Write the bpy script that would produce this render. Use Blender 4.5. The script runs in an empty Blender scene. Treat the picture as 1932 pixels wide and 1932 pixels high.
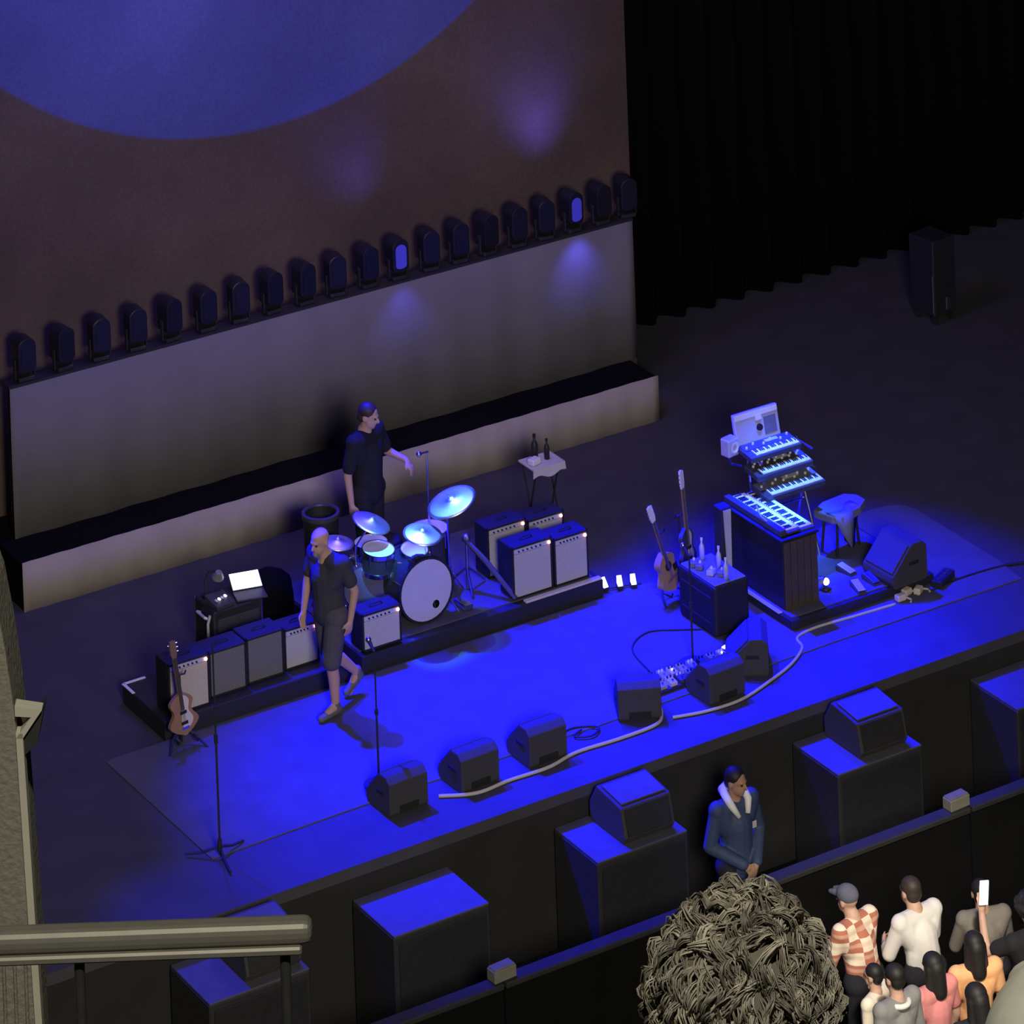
import bpy, bmesh, math, random
from mathutils import Vector, Matrix, Quaternion
random.seed(7)
SC = bpy.context.scene
COL = SC.collection
PI = math.pi
# ------------------------------------------------------------------ camera
PSI = math.radians(31.4); RHO = 0.037
cam_d = bpy.data.cameras.new('camera'); cam = bpy.data.objects.new('camera', cam_d); COL.objects.link(cam)
CAMP = Vector((-19.69, -33.61, 19.0))
r_ = Vector((math.cos(PSI), -math.sin(PSI), 0)); f_ = Vector((math.sin(PSI), math.cos(PSI), 0)); u_ = Vector((0, 0, 1))
R_ = r_*math.cos(RHO) - u_*math.sin(RHO); V_ = u_*math.cos(RHO) + r_*math.sin(RHO)
cam.matrix_world = Matrix(((R_.x, V_.x, -f_.x, CAMP.x), (R_.y, V_.y, -f_.y, CAMP.y), (R_.z, V_.z, -f_.z, CAMP.z), (0, 0, 0, 1)))
cam_d.sensor_width = 36; cam_d.lens = 36*7927/1932; cam_d.shift_y = -3536/1932
cam_d.clip_start = 0.1; cam_d.clip_end = 200
SC.camera = cam
# ------------------------------------------------------------------ world, lights, exposure
SC.view_settings.view_transform = 'Standard'; SC.view_settings.look = 'None'
SC.view_settings.gamma = 1; SC.view_settings.exposure = 0; SC.view_settings.use_curve_mapping = False
W = bpy.data.worlds.new('world'); SC.world = W; W.use_nodes = True
W.node_tree.nodes['Background'].inputs[0].default_value = (0.5, 0.52, 0.6, 1)
W.node_tree.nodes['Background'].inputs[1].default_value = 0.004

def look(o, target):
    d = Vector(target) - o.location
    o.rotation_euler = d.to_track_quat('-Z', 'Y').to_euler()
def area(name, loc, target, power, color, size):
    l = bpy.data.lights.new(name, 'AREA'); l.energy = power; l.color = color; l.size = size
    o = bpy.data.objects.new(name, l); COL.objects.link(o); o.location = loc; look(o, target); return o
def spot(name, loc, target, power, color, angle, blend=1.0, radius=0.08, parent=None):
    l = bpy.data.lights.new(name, 'SPOT'); l.energy = power; l.color = color; l.spot_size = math.radians(angle)
    l.spot_blend = blend; l.shadow_soft_size = radius
    o = bpy.data.objects.new(name, l); COL.objects.link(o); o.location = loc; look(o, target); return o
BLUE = (0.0005, 0.0015, 1.0)
# overhead blue back lights hung on the upstage truss
for i, (x, tx, ty, pw) in enumerate([(-2.0, -1.35, -1.0, 35000), (-0.1, 0.3, -0.1, 18000), (2.0, 1.9, -0.8, 32000), (4.0, 3.3, -0.5, 25000)]):
    spot('blue_backlight', (x, 3.6, 8.2), (tx, ty, 0), pw, BLUE, 33, 1.0, 0.10)
spot('blue_backlight', (-4.2, 3.0, 8.2), (-4.0, -2.3, -0.3), 7000, BLUE, 16, 1.0, 0.10)
# narrow spots added only to brighten the drum kit and the keyboards
PIN = (0.06, 0.30, 1.0)
spot('added_spot', (-1.6, -2.2, 8.2), (-0.49, 1.58, 0.84), 15000, PIN, 4.2, 1.0, 0.06)
spot('added_spot', (0.2, 3.4, 8.2), (-0.15, 1.28, 1.04), 9000, PIN, 5, 1.0, 0.06)
spot('added_spot', (0.6, 3.2, 8.2), (0.20, 1.35, 1.22), 5000, PIN, 5, 1.0, 0.06)
spot('added_spot', (3.9, -1.0, 8.2), (3.35, 0.25, 0.95), 16000, (0.03, 0.12, 1.0), 11, 1.0, 0.06)
spot('added_spot', (3.4, -1.2, 8.2), (3.10, -0.02, 0.80), 12000, PIN, 5, 1.0, 0.06)
spot('blue_backlight', (0.0, 3.6, 8.4), (-0.2, 1.9, 0.5), 5200, BLUE, 24, 1.0, 0.10)
spot('blue_backlight', (3.0, 3.6, 8.4), (3.3, 1.0, 0.5), 3500, BLUE, 22, 1.0, 0.10)
spot('front_blue_spot', (-1.5, -7.0, 8.0), (-0.15, 1.4, 0.6), 1500, (0.05, 0.05, 1.0), 8, 1.0, 0.06)
# house lights over the seating, low
area('house_light_stage', (-11, -25, 12.5), (1.0, 2.0, 1.0), 3700, (1.0, 0.92, 0.80), 4.0)
spot('house_light_pit', (-3.0, -12.5, 9.0), (0.9, -5.9, -0.5), 6500, (1.0, 0.93, 0.84), 25, 0.8, 0.35)
spot('house_light_balcony', (-18.8, -32.5, 22.8), (-17.0, -29.0, 15.6), 2600, (1.0, 0.95, 0.82), 46, 0.6, 0.25)
# dim violet wash over the whole stage
area('blue_wash', (-1.0, 1.5, 8.5), (-0.6, 2.0, 0.0), 430, (0.07, 0.06, 1.0), 5.0)
# amber wash for the painted cloth
area('cloth_wash', (1.0, 3.2, 8.5), (1.0, 5.2, 3.4), 85, (1.0, 0.66, 0.40), 3.0)

# ------------------------------------------------------------------ materials
MATS = {}
def M(name, col, rough=0.7, metal=0.0, noise=0.25, scale=12.0, emit=None, es=0.0, bump=0.0, spec=0.4, sheen=0.0):
    if name in MATS: return MATS[name]
    m = bpy.data.materials.new(name); m.use_nodes = True
    nt = m.node_tree; b = nt.nodes['Principled BSDF']
    b.inputs['Roughness'].default_value = rough; b.inputs['Metallic'].default_value = metal
    b.inputs['Specular IOR Level'].default_value = spec
    if noise > 0:
        tc = nt.nodes.new('ShaderNodeTexCoord'); n = nt.nodes.new('ShaderNodeTexNoise')
        n.inputs['Scale'].default_value = scale; n.inputs['Detail'].default_value = 5
        mx = nt.nodes.new('ShaderNodeMix'); mx.data_type = 'RGBA'
        mx.inputs['A'].default_value = tuple(c*(1-noise) for c in col)+(1,)
        mx.inputs['B'].default_value = tuple(min(1, c*(1+noise)) for c in col)+(1,)
        nt.links.new(tc.outputs['Object'], n.inputs['Vector']); nt.links.new(n.outputs['Fac'], mx.inputs['Factor'])
        nt.links.new(mx.outputs['Result'], b.inputs['Base Color'])
        if bump > 0:
            bp = nt.nodes.new('ShaderNodeBump'); bp.inputs['Strength'].default_value = bump; bp.inputs['Distance'].default_value = 0.02
            nt.links.new(n.outputs['Fac'], bp.inputs['Height']); nt.links.new(bp.outputs['Normal'], b.inputs['Normal'])
    else:
        b.inputs['Base Color'].default_value = tuple(col)+(1,)
    if emit:
        b.inputs['Emission Color'].default_value = tuple(emit)+(1,); b.inputs['Emission Strength'].default_value = es
    MATS[name] = m; return m

black = M('black_tolex', (0.012, 0.012, 0.013), 0.6, noise=0.3, scale=60)
blackp = M('black_paint', (0.02, 0.02, 0.021), 0.55, noise=0.3, scale=20)
drape = M('black_drape', (0.003, 0.003, 0.003), 0.95, noise=0.3, scale=3, spec=0.1)
floor_m = M('stage_deck', (0.058, 0.055, 0.062), 0.75, noise=0.25, scale=2.5, spec=0.2)
rug_m = M('grey_rug', (0.092, 0.088, 0.10), 0.95, noise=0.22, scale=3.5, bump=0.1, spec=0.1)
pit_m = M('pit_floor', (0.005, 0.005, 0.0045), 0.95, noise=0.3, scale=4, spec=0.08)
fascia_m = M('stage_front', (0.018, 0.017, 0.015), 0.85, noise=0.3, scale=3)
grille_t = M('tan_grille', (0.50, 0.44, 0.34), 0.9, noise=0.25, scale=90, bump=0.2)
grille_s = M('silver_grille', (0.44, 0.42, 0.38), 0.9, noise=0.25, scale=90, bump=0.2)
grille_d = M('dark_grille', (0.15, 0.145, 0.135), 0.9, noise=0.25, scale=90, bump=0.2)
chrome = M('chrome', (0.75, 0.76, 0.78), 0.18, 1.0, noise=0.08, scale=20)
steel = M('steel', (0.45, 0.45, 0.47), 0.35, 1.0, noise=0.1, scale=20)
cym_m = M('cymbal_bronze', (0.80, 0.74, 0.56), 0.42, 1.0, noise=0.12, scale=40)
head_m = M('drum_head', (0.80, 0.80, 0.80), 0.55, noise=0.06, scale=8)
kick_m = M('bass_drum_skin', (0.48, 0.46, 0.50), 0.5, noise=0.08, scale=6)
shell_m = M('drum_shell', (0.03, 0.03, 0.035), 0.25, noise=0.3, scale=10)
white_m = M('white_paint', (0.75, 0.74, 0.72), 0.6, noise=0.06, scale=10)
cloth_w = M('white_cloth', (0.55, 0.52, 0.48), 0.9, noise=0.12, scale=10)
key_w = M('white_keys', (0.85, 0.85, 0.82), 0.3, noise=0.03, scale=10)
synth_m = M('synth_body', (0.05, 0.05, 0.055), 0.45, noise=0.2, scale=25)
synth_p = M('synth_panel', (0.16, 0.16, 0.18), 0.45, noise=0.3, scale=30)
silver_p = M('silver_panel', (0.55, 0.55, 0.56), 0.45, 0.2, noise=0.1, scale=15)
wood_d = M('dark_wood', (0.060, 0.046, 0.034), 0.6, noise=0.4, scale=9)
wood_g = M('guitar_spruce', (0.36, 0.22, 0.11), 0.4, noise=0.2, scale=10)
wood_n = M('guitar_neck', (0.20, 0.12, 0.07), 0.5, noise=0.2, scale=10)
sun_m = M('guitar_sunburst', (0.32, 0.18, 0.08), 0.4, noise=0.35, scale=5)
cream = M('cream_plastic', (0.62, 0.56, 0.46), 0.5, noise=0.1, scale=10)
rubber = M('rubber', (0.01, 0.01, 0.01), 0.8, noise=0.2)
cable_w = M('pale_cable', (0.50, 0.46, 0.40), 0.7, noise=0.1)
cable_k = M('black_cable', (0.012, 0.012, 0.014), 0.7, noise=0.1)
jewel_m = M('amp_jewel', (0.8, 0.2, 0.15), 0.3, noise=0, emit=(1.0, 0.34, 0.28), es=5.0)
led_w = M('white_led', (0.9, 0.9, 0.9), 0.3, noise=0, emit=(0.85, 0.87, 1.0), es=2.2)
led_b = M('blue_led', (0.1, 0.1, 0.5), 0.3, noise=0, emit=(0.003, 0.002, 0.16), es=1.0)
led_off = M('dark_lens', (0.012, 0.012, 0.018), 0.35, noise=0.2, scale=20)
lit_panel = M('lit_panel', (0.8, 0.8, 0.8), 0.4, noise=0, emit=(1.0, 1.0, 0.98), es=3.0)
phone_scr = M('phone_screen', (0.6, 0.7, 0.9), 0.3, noise=0, emit=(0.55, 0.72, 1.0), es=1.3)
SKIN = M('skin_light', (0.50, 0.30, 0.21), 0.6, noise=0.12, scale=10)
SKIN2 = M('skin_tan', (0.38, 0.22, 0.14), 0.6, noise=0.12, scale=10)

# ------------------------------------------------------------------ mesh helpers
class B:
    def __init__(s): s.bm = bmesh.new()
    def _add(s, verts, faces, mat=None):
        vs = [s.bm.verts.new(mat @ Vector(v) if mat else v) for v in verts]
        for f in faces:
            try: s.bm.faces.new([vs[i] for i in f])
            except ValueError: pass
        return s
    def box(s, c, d, bev=0.0, rot=None, seg=1):
        t = bmesh.new(); bmesh.ops.create_cube(t, size=1)
        for v in t.verts: v.co = Vector((v.co.x*d[0], v.co.y*d[1], v.co.z*d[2]))
        if bev > 0: bmesh.ops.bevel(t, geom=list(t.edges), offset=bev, segments=seg, affect='EDGES', profile=0.5)
        m = Matrix.Translation(c) @ (rot.to_4x4() if rot else Matrix())
        return s._merge(t, m)
    def _merge(s, t, m=None):
        t.verts.index_update()
        s._add([v.co.copy() for v in t.verts], [[v.index for v in f.verts] for f in t.faces], m); t.free(); return s
    def tube(s, pts, r, seg=8, caps=True):
        pts = [Vector(p) for p in pts]; n = len(pts)
        rad = r if isinstance(r, (list, tuple)) else [r]*n
        rings = []; ref = None
        for i, p in enumerate(pts):
            d = (pts[min(i+1, n-1)] - pts[max(i-1, 0)]).normalized()
            if ref is None:
                ref = Vector((0, 0, 1)) if abs(d.z) < 0.9 else Vector((1, 0, 0))
            a = (ref - d*ref.dot(d)).normalized(); b = d.cross(a); ref = a
            rings.append([s.bm.verts.new(p + (a*math.cos(2*PI*k/seg) + b*math.sin(2*PI*k/seg))*rad[i]) for k in range(seg)])
        for i in range(n-1):
            for k in range(seg):
                s.bm.faces.new([rings[i][k], rings[i][(k+1) % seg], rings[i+1][(k+1) % seg], rings[i+1][k]])
        if caps:
            s.bm.faces.new(rings[0][::-1]); s.bm.faces.new(rings[-1])
        return s
    def cyl(s, p0, p1, r, r1=None, seg=20): return s.tube([p0, p1], [r, r if r1 is None else r1], seg)
    def lathe(s, prof, seg=28, m=None):
        vs = []; fs = []
        for i, (r, z) in enumerate(prof):
            for k in range(seg):
                a = 2*PI*k/seg; vs.append((max(r, 1e-5)*math.cos(a), max(r, 1e-5)*math.sin(a), z))
        for i in range(len(prof)-1):
            for k in range(seg):
                fs.append((i*seg+k, i*seg+(k+1) % seg, (i+1)*seg+(k+1) % seg, (i+1)*seg+k))
        return s._add(vs, fs, m)
    def ball(s, c, r, seg=16, rings=10, rot=None):
        if not isinstance(r, (list, tuple)): r = (r, r, r)
        t = bmesh.new(); bmesh.ops.create_uvsphere(t, u_segments=seg, v_segments=rings, radius=1)
        m = Matrix.Translation(c) @ (rot.to_4x4() if rot else Matrix()) @ Matrix.Diagonal((r[0], r[1], r[2], 1))
        return s._merge(t, m)
    def cap(s, p0, p1, r0, r1, seg=14):
        p0, p1 = Vector(p0), Vector(p1); d = p1-p0; L = d.length
        if L < 1e-5: return s.ball(p0, max(r0, r1), seg, 8)
        q = Vector((0, 0, 1)).rotation_difference(d)
        prof = [(r0*math.sin(a*PI/8), -r0*math.cos(a*PI/8)) for a in range(0, 5)] + [(r1*math.cos(a*PI/8), L + r1*math.sin(a*PI/8)) for a in range(0, 5)]
        return s.lathe(prof, seg, Matrix.Translation(p0) @ q.to_matrix().to_4x4())
    def prism(s, pts, axis, lo, hi):
        n = len(pts); vs = []
        for h in (lo, hi):
            for p in pts:
                vs.append({'x': (h, p[0], p[1]), 'y': (p[0], h, p[1]), 'z': (p[0], p[1], h)}[axis])
        fs = [tuple(range(n))[::-1], tuple(range(n, 2*n))] + [(i, (i+1) % n, n+(i+1) % n, n+i) for i in range(n)]
        return s._add(vs, fs)
    def obj(s, name, mat, parent=None, smooth=False, loc=None, rot=None, bevel=0.0):
        bmesh.ops.remove_doubles(s.bm, verts=list(s.bm.verts), dist=1e-6)
        bmesh.ops.recalc_face_normals(s.bm, faces=list(s.bm.faces))
        if bevel > 0: bmesh.ops.bevel(s.bm, geom=list(s.bm.edges), offset=bevel, segments=2, affect='EDGES', profile=0.6)
        me = bpy.data.meshes.new(name); s.bm.to_mesh(me); s.bm.free()
        me.materials.append(mat)
        if smooth: me.polygons.foreach_set('use_smooth', [True]*len(me.polygons))
        o = bpy.data.objects.new(name, me); COL.objects.link(o)
        if parent: o.parent = parent
        if loc: o.location = loc
        if rot: o.rotation_euler = rot
        return o
def tag(o, label, cat, group=None, kind=None):
    o['label'] = label; o['category'] = cat
    if group: o['group'] = group
    if kind: o['kind'] = kind
    return o
def thing(name, label, cat, loc=(0, 0, 0), rz=0.0, group=None, rot=None):
    o = bpy.data.objects.new(name, None); COL.objects.link(o); o.empty_display_size = 0.1
    o.location = loc; o.rotation_euler = rot if rot else (0, 0, rz)
    return tag(o, label, cat, group)
def struct(o): o['kind'] = 'structure'; return o
def dup(root, loc, rz, label, group=None):
    def cp(o, par):
        c = o.copy(); COL.objects.link(c)
        if par: c.parent = par
        for ch in o.children: cp(ch, c)
        return c
    r = cp(root, None); r.location = loc; r.rotation_euler = (0, 0, rz); r['label'] = label
    if group: r['group'] = group
    return r

# ------------------------------------------------------------------ setting
struct(B().box((2.5, 2.57, -0.05), (24, 8.86, 0.10)).obj('floor', floor_m))
struct(B().box((2.5, -1.76, -0.72), (24, 0.2, 1.24)).obj('trim_1', fascia_m))
struct(B().box((2.5, -9.8, -1.45), (30, 15.8, 0.1)).obj('floor', pit_m))
struct(B().box((2.5, 7.1, 5.0), (24, 0.2, 10)).obj('wall_back', drape))
wl = struct(B().box((14.4, 2.5, 5.0), (0.2, 9, 10)).obj('wall_right', drape))
# black drapes at the wing, hung in folds
def fold_drape(name, x0, x1, y, z0, z1, n, amp, mat, axis='x'):
    b = B(); pts = []; steps = n*8
    for i in range(steps+1):
        t = i/steps; x = x0+(x1-x0)*t; pts.append((x, y+amp*math.sin(t*n*2*PI)))
    vs = []; fs = []
    for (x, yy) in pts: vs += [(x, yy, z0), (x, yy, z1)]
    for i in range(steps): fs.append((2*i, 2*i+2, 2*i+3, 2*i+1))
    b._add(vs, fs)
    o = b.obj(name, mat, smooth=True); sm = o.modifiers.new('s', 'SOLIDIFY'); sm.thickness = 0.012
    return o
tag(fold_drape('stage_curtain', 4.95, 13.8, 6.3, 0.0, 9.0, 22, 0.10, drape), 'black folded stage curtain hanging right of the painted backdrop', 'curtain')

# rug
rug = B()
pts = [(-3.67, -1.06), (-3.69, 0.96), (-3.62, 1.0), (4.95, 1.02), (5.16, 0.96), (5.24, 0.8), (5.22, -0.6), (5.16, -1.04), (2.9, -1.02), (0.3, -1.06), (-1.8, -1.03)]
rug.prism(pts, 'z', 0.0, 0.012)
tag(rug.obj('stage_rug', rug_m, bevel=0.003), 'long pale grey rug laid across the front of the stage', 'rug')

# ------------------------------------------------------------------ upstage: low riser, cloth panel, ledge, backdrop
up = thing('stage_riser', 'low wide riser with pale cloth front below the grey panel', 'riser', (0.63, 4.1, 0))
B().box((0, 0.54, 0.235), (7.38, 1.04, 0.46)).obj('deck', drape, up)
strip_m = M('riser_cloth', (0.33, 0.285, 0.245), 0.95, noise=0.18, scale=2.2, bump=0.1, spec=0.1)
fb = B(); vs = []; fs = []
N = 90
for i in range(N+1):
    x = -3.7+7.4*i/N; dy = 0.012*math.sin(i*1.7)+0.008*math.sin(i*0.61)
    vs += [(x, -0.02+dy*0.3, 0.0), (x, -0.02+dy, 0.235), (x, -0.02+dy*0.4, 0.478)]
for i in range(N):
    for k in (0, 1): fs.append((3*i+k, 3*i+3+k, 3*i+4+k, 3*i+1+k))
fb._add(vs, fs); o = fb.obj('front_cloth', strip_m, up, smooth=True); o.modifiers.new('s', 'SOLIDIFY').thickness = 0.01
pm = M('panel_cloth', (0.15, 0.138, 0.138), 0.95, noise=0.2, scale=1.3, bump=0.08, spec=0.1)
pan = thing('cloth_panel', 'wide grey cloth panel standing between riser and row of lights', 'panel', (0.755, 4.6, 0.47))
fb = B(); vs = []; fs = []
for i in range(N+1):
    x = -3.655+7.31*i/N; dy = 0.014*math.sin(i*0.9)+0.01*math.sin(i*0.37+1)
    vs += [(x, dy*0.6, 0.0), (x, dy, 0.75), (x, dy*0.2, 1.475)]
for i in range(N):
    for k in (0, 1): fs.append((3*i+k, 3*i+3+k, 3*i+4+k, 3*i+1+k))
fb._add(vs, fs); o = fb.obj('cloth', pm, pan, smooth=True); o.modifiers.new('s', 'SOLIDIFY').thickness = 0.012
B().box((0, 0.09, 1.488), (7.33, 0.17, 0.026)).obj('ledge', blackp, pan)
for sx in (-3.6, -1.8, 0, 1.8, 3.6): B().box((sx, 0.12, 0.735), (0.05, 0.05, 1.46)).obj('post', blackp, pan)

# painted backdrop with a great pale blue disc
bm_ = bpy.data.materials.new('painted_backdrop'); bm_.use_nodes = True
nt = bm_.node_tree; bs = nt.nodes['Principled BSDF']; bs.inputs['Roughness'].default_value = 0.95; bs.inputs['Specular IOR Level'].default_value = 0.1
tc = nt.nodes.new('ShaderNodeTexCoord')
def math_node(op, a, b=None, c=None):
    n = nt.nodes.new('ShaderNodeMath'); n.operation = op
    for i, v in enumerate((a, b, c)):
        if v is None: continue
        if isinstance(v, (int, float)): n.inputs[i].default_value = v
        else: nt.links.new(v, n.inputs[i])
    return n.outputs[0]
sep = nt.nodes.new('ShaderNodeSeparateXYZ'); nt.links.new(tc.outputs['Object'], sep.inputs[0])
nz = nt.nodes.new('ShaderNodeTexNoise'); nz.inputs['Scale'].default_value = 0.55; nz.inputs['Detail'].default_value = 6
nt.links.new(tc.outputs['Object'], nz.inputs['Vector'])
nz2 = nt.nodes.new('ShaderNodeTexNoise'); nz2.inputs['Scale'].default_value = 26; nz2.inputs['Detail'].default_value = 4
nt.links.new(tc.outputs['Object'], nz2.inputs['Vector'])
dx = math_node('SUBTRACT', sep.outputs[0], 0.292); dz = math_node('SUBTRACT', sep.outputs[2], 8.239)
rr = math_node('SQRT', math_node('ADD', math_node('MULTIPLY', dx, dx), math_node('MULTIPLY', dz, dz)))
rim = math_node('MULTIPLY_ADD', nz2.outputs['Fac'], 0.02, -0.01)
edge = nt.nodes.new('ShaderNodeMapRange'); edge.inputs[1].default_value = 4.56; edge.inputs[2].default_value = 4.60; edge.inputs[3].default_value = 1; edge.inputs[4].default_value = 0
nt.links.new(math_node('ADD', rr, rim), edge.inputs[0])
def mixc(fac, a, b):
    n = nt.nodes.new('ShaderNodeMix'); n.data_type = 'RGBA'
    for key, v in (('Factor', fac), ('A', a), ('B', b)):
        if isinstance(v, tuple): n.inputs[key].default_value = v
        elif isinstance(v, float): n.inputs[key].default_value = v
        else: nt.links.new(v, n.inputs[key])
    return n.outputs['Result']
cr = nt.nodes.new('ShaderNodeMapRange'); cr.inputs[1].default_value = 0.35; cr.inputs[2].default_value = 0.65; nt.links.new(nz.outputs['Fac'], cr.inputs[0])
brown = mixc(cr.outputs[0], (0.074, 0.052, 0.040, 1), (0.110, 0.080, 0.058, 1))
moon = mixc(cr.outputs[0], (0.060, 0.068, 0.185, 1), (0.085, 0.094, 0.25, 1))
base = mixc(edge.outputs[0], brown, moon)
gr = mixc(nz2.outputs['Fac'], (0.75, 0.75, 0.75, 1), (1.2, 1.2, 1.2, 1))
mul = nt.nodes.new('ShaderNodeMix'); mul.data_type = 'RGBA'; mul.blend_type = 'MULTIPLY'; mul.inputs['Factor'].default_value = 1
nt.links.new(base, mul.inputs['A']); nt.links.new(gr, mul.inputs['B']); nt.links.new(mul.outputs['Result'], bs.inputs['Base Color'])
bd = B().box((0.79, 5.21, 4.6), (7.98, 0.02, 9.2)).obj('painted_backdrop', bm_)
tag(bd, 'tall brown painted backdrop with part of a huge blue disc', 'backdrop')

# row of wash lights on the ledge
LX = [65, 168, 268, 368, 463, 562, 656, 749, 843, 934, 1027, 1115, 1210, 1297, 1385, 1475, 1560, 1646, 1735, 1818]
def wash_light(lens_mat, label):
    t = thing('wash_light', label, 'light', (0, 0, 0), 0, 'wash lights on the ledge')
    B().box((0, 0, 0.02), (0.17, 0.13, 0.04), 0.008).obj('base', blackp, t)
    for s in (-1, 1): B().box((s*0.103, 0, 0.12), (0.014, 0.05, 0.20), 0.004).obj('yoke_arm', blackp, t)
    prof = []
    for k in range(0, 181, 15): prof.append((0.096*math.cos(math.radians(k)), 0.345+0.085*math.sin(math.radians(k))))
    for k in range(180, 361, 30): prof.append((0.096*math.cos(math.radians(k)), 0.13+0.045*math.sin(math.radians(k))))
    hd = B().prism(prof, 'y', -0.09, 0.09).obj('head', led_off, t, bevel=0.012)
    lp = [(x*0.66, 0.235+(z-0.235)*0.72) for x, z in prof]
    B().prism(lp, 'y', -0.098, -0.088).obj('lens', lens_mat, hd)
    return t
w0 = wash_light(led_off, 'unlit black wash light, one of those along the ledge')
w1 = wash_light(led_b, 'x')
for i, px in enumerate(LX):
    x = -2.70+(px-65)*(4.40+2.70)/(1818-65)
    loc = (x, 4.69, 1.972); rz = 0.15*math.sin(i*1.9)
    if i == 17: lab = 'blue-glowing wash light, third from the right end of the ledge'
    elif i == 11: lab = 'blue-glowing wash light near the middle of the ledge'
    else:
        od = ['first', 'second', 'third', 'fourth', 'fifth', 'sixth', 'seventh', 'eighth', 'ninth', 'tenth']
        lab = 'unlit black wash light, %s from the %s end of the ledge' % (od[i] if i < 10 else od[19-i], 'left' if i < 10 else 'right')
    if i == 0: w0.location = loc; w0.rotation_euler = (0, 0, rz); w0['label'] = lab
    elif i == 11: w1.location = loc; w1['label'] = lab
    else: dup(w1 if i == 17 else w0, loc, rz, lab)
    if i in (11, 17):
        k = 1.0 if i == 17 else 0.5
        spot('wash_beam', (x, 4.80, 2.56), (x-(0.15 if i == 17 else 0.4), 5.22, 3.55), 120*k, (0.13, 0.10, 1.0), 84, 1.0, 0.22)
        spot('wash_spill', (x, 4.34, 2.02), (x, 4.62, 1.5), 22*k, (0.10, 0.09, 1.0), 84, 1.0, 0.05)

# ------------------------------------------------------------------ equipment risers
lr = thing('amp_riser', 'low black riser carrying the row of amplifiers at the left', 'riser', (-2.1, 1.0, 0))
B().box((0, 0.44, 0.09), (1.96, 0.88, 0.18), 0.008).obj('deck', blackp, lr)
B().box((-0.975, 0.76, 0.184), (0.03, 0.22, 0.006)).obj('tape', white_m, lr)
B().box((-0.86, 0.865, 0.184), (0.22, 0.03, 0.006)).obj('tape', white_m, lr)
dr = thing('drum_riser', 'black drum riser with carpeted top and pale front strip', 'riser', (0.34, 1.04, 0))
B().box((0, 0.86, 0.085), (2.68, 1.72, 0.17), 0.008).obj('deck', blackp, dr)
B().box((-0.02, 0.9, 0.174), (2.60, 1.6, 0.012)).obj('carpet', rug_m, dr)
B().box((0.90, 0.035, 0.178), (0.86, 0.06, 0.02), 0.004).obj('edge_strip', cream, dr)
kr = thing('keyboard_riser', 'low black platform under the keyboard rig', 'riser', (2.74, -0.62, 0.012))
B().box((0.84, 0.73, 0.045), (1.68, 1.46, 0.09), 0.006).obj('deck', blackp, kr)
B().box((0.84, 0.74, 0.094), (1.62, 1.38, 0.012)).obj('carpet', rug_m, kr)

# ------------------------------------------------------------------ amplifiers
def amp(x0, x1, yf, z, h, d, grille, label, jewel=True, head=True, stain=False, tilt=0.0):
    w = x1-x0
    t = thing('guitar_amplifier', label, 'amplifier', ((x0+x1)/2, yf, z), 0, 'guitar amplifiers on the risers')
    if tilt: t.rotation_euler = (tilt, 0, 0)
    c = B(); th = 0.018
    c.box((0, d/2+0.012, h/2), (w, d-0.024, h), 0.008)
    for sx in (-1, 1): c.box((sx*(w/2-th/2), 0.012, h/2), (th, 0.03, h), 0.004)
    for zz in (th/2, h-th/2): c.box((0, 0.012, zz), (w, 0.03, th), 0.004)
    c.obj('cabinet', black, t)
    pz = 0.05 if head else 0.0
    B().box((0, 0.004, (h-pz)/2), (w-2*th-0.006, 0.012, h-2*th-pz-0.004), 0.003).obj('grille', grille, t)
    if head:
        cp = B().box((0, 0.002, h-th-0.026), (w-2*th-0.006, 0.014, 0.042), 0.003).obj('control_panel', silver_p if not stain else black, t)
        for k in range(6):
            kx = -w/2+0.07+k*(w-0.16)/6
            B().cyl((kx, -0.006, h-th-0.026), (kx, -0.02, h-th-0.026), 0.009, 0.007, 10).obj('knob', rubber, cp)
    B().tube([(-0.07, d*0.45, h), (-0.05, d*0.45, h+0.022), (0.05, d*0.45, h+0.022), (0.07, d*0.45, h)], 0.007, 6).obj('handle', rubber, t)
    if jewel:
        B().ball((w/2-0.04, -0.012, h-th-0.024), 0.016, 10, 6).obj('pilot_light', jewel_m, t)
    for sx in (-1, 1):
        for sy in (0.03, d-0.04):
            B().cyl((sx*(w/2-0.04), sy, -0.0), (sx*(w/2-0.04), sy, 0.012), 0.016, None, 10).obj('foot', rubber, t)
    return t
amp(-3.00, -2.58, 1.06, 0.18, 0.47, 0.26, grille_t, 'tan-fronted guitar amplifier with red pilot light behind the leaning guitar')
amp(-2.545, -2.155, 1.14, 0.18, 0.42, 0.28, grille_d, 'dark grey speaker cabinet left of its twin on the amp riser', False, False)
amp(-2.14, -1.75, 1.17, 0.18, 0.42, 0.28, grille_d, 'dark grey speaker cabinet right of its twin, beside pale small amplifier', False, False)
amp(-1.73, -1.36, 1.20, 0.18, 0.38, 0.24, grille_s, 'small pale-fronted amplifier with red pilot light beside the walking man')
amp(-0.97, -0.55, 1.07, 0.19, 0.35, 0.24, grille_s, 'pale-fronted amplifier with red pilot light beside the bass drum')
amp(0.72, 1.17, 1.13, 0.19, 0.50, 0.25, grille_s, 'pale amplifier at the front left of the group right of drums')
amp(1.19, 1.58, 1.13, 0.19, 0.46, 0.25, grille_s, 'pale amplifier at the front right end of the drum riser')
amp(0.76, 1.20, 1.66, 0.19, 0.48, 0.25, grille_s, 'pale amplifier behind, half hidden by the front left one')
amp(1.24, 1.66, 1.70, 0.19, 0.42, 0.25, grille_s, 'pale amplifier at the back of the group, only its top showing')

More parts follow.
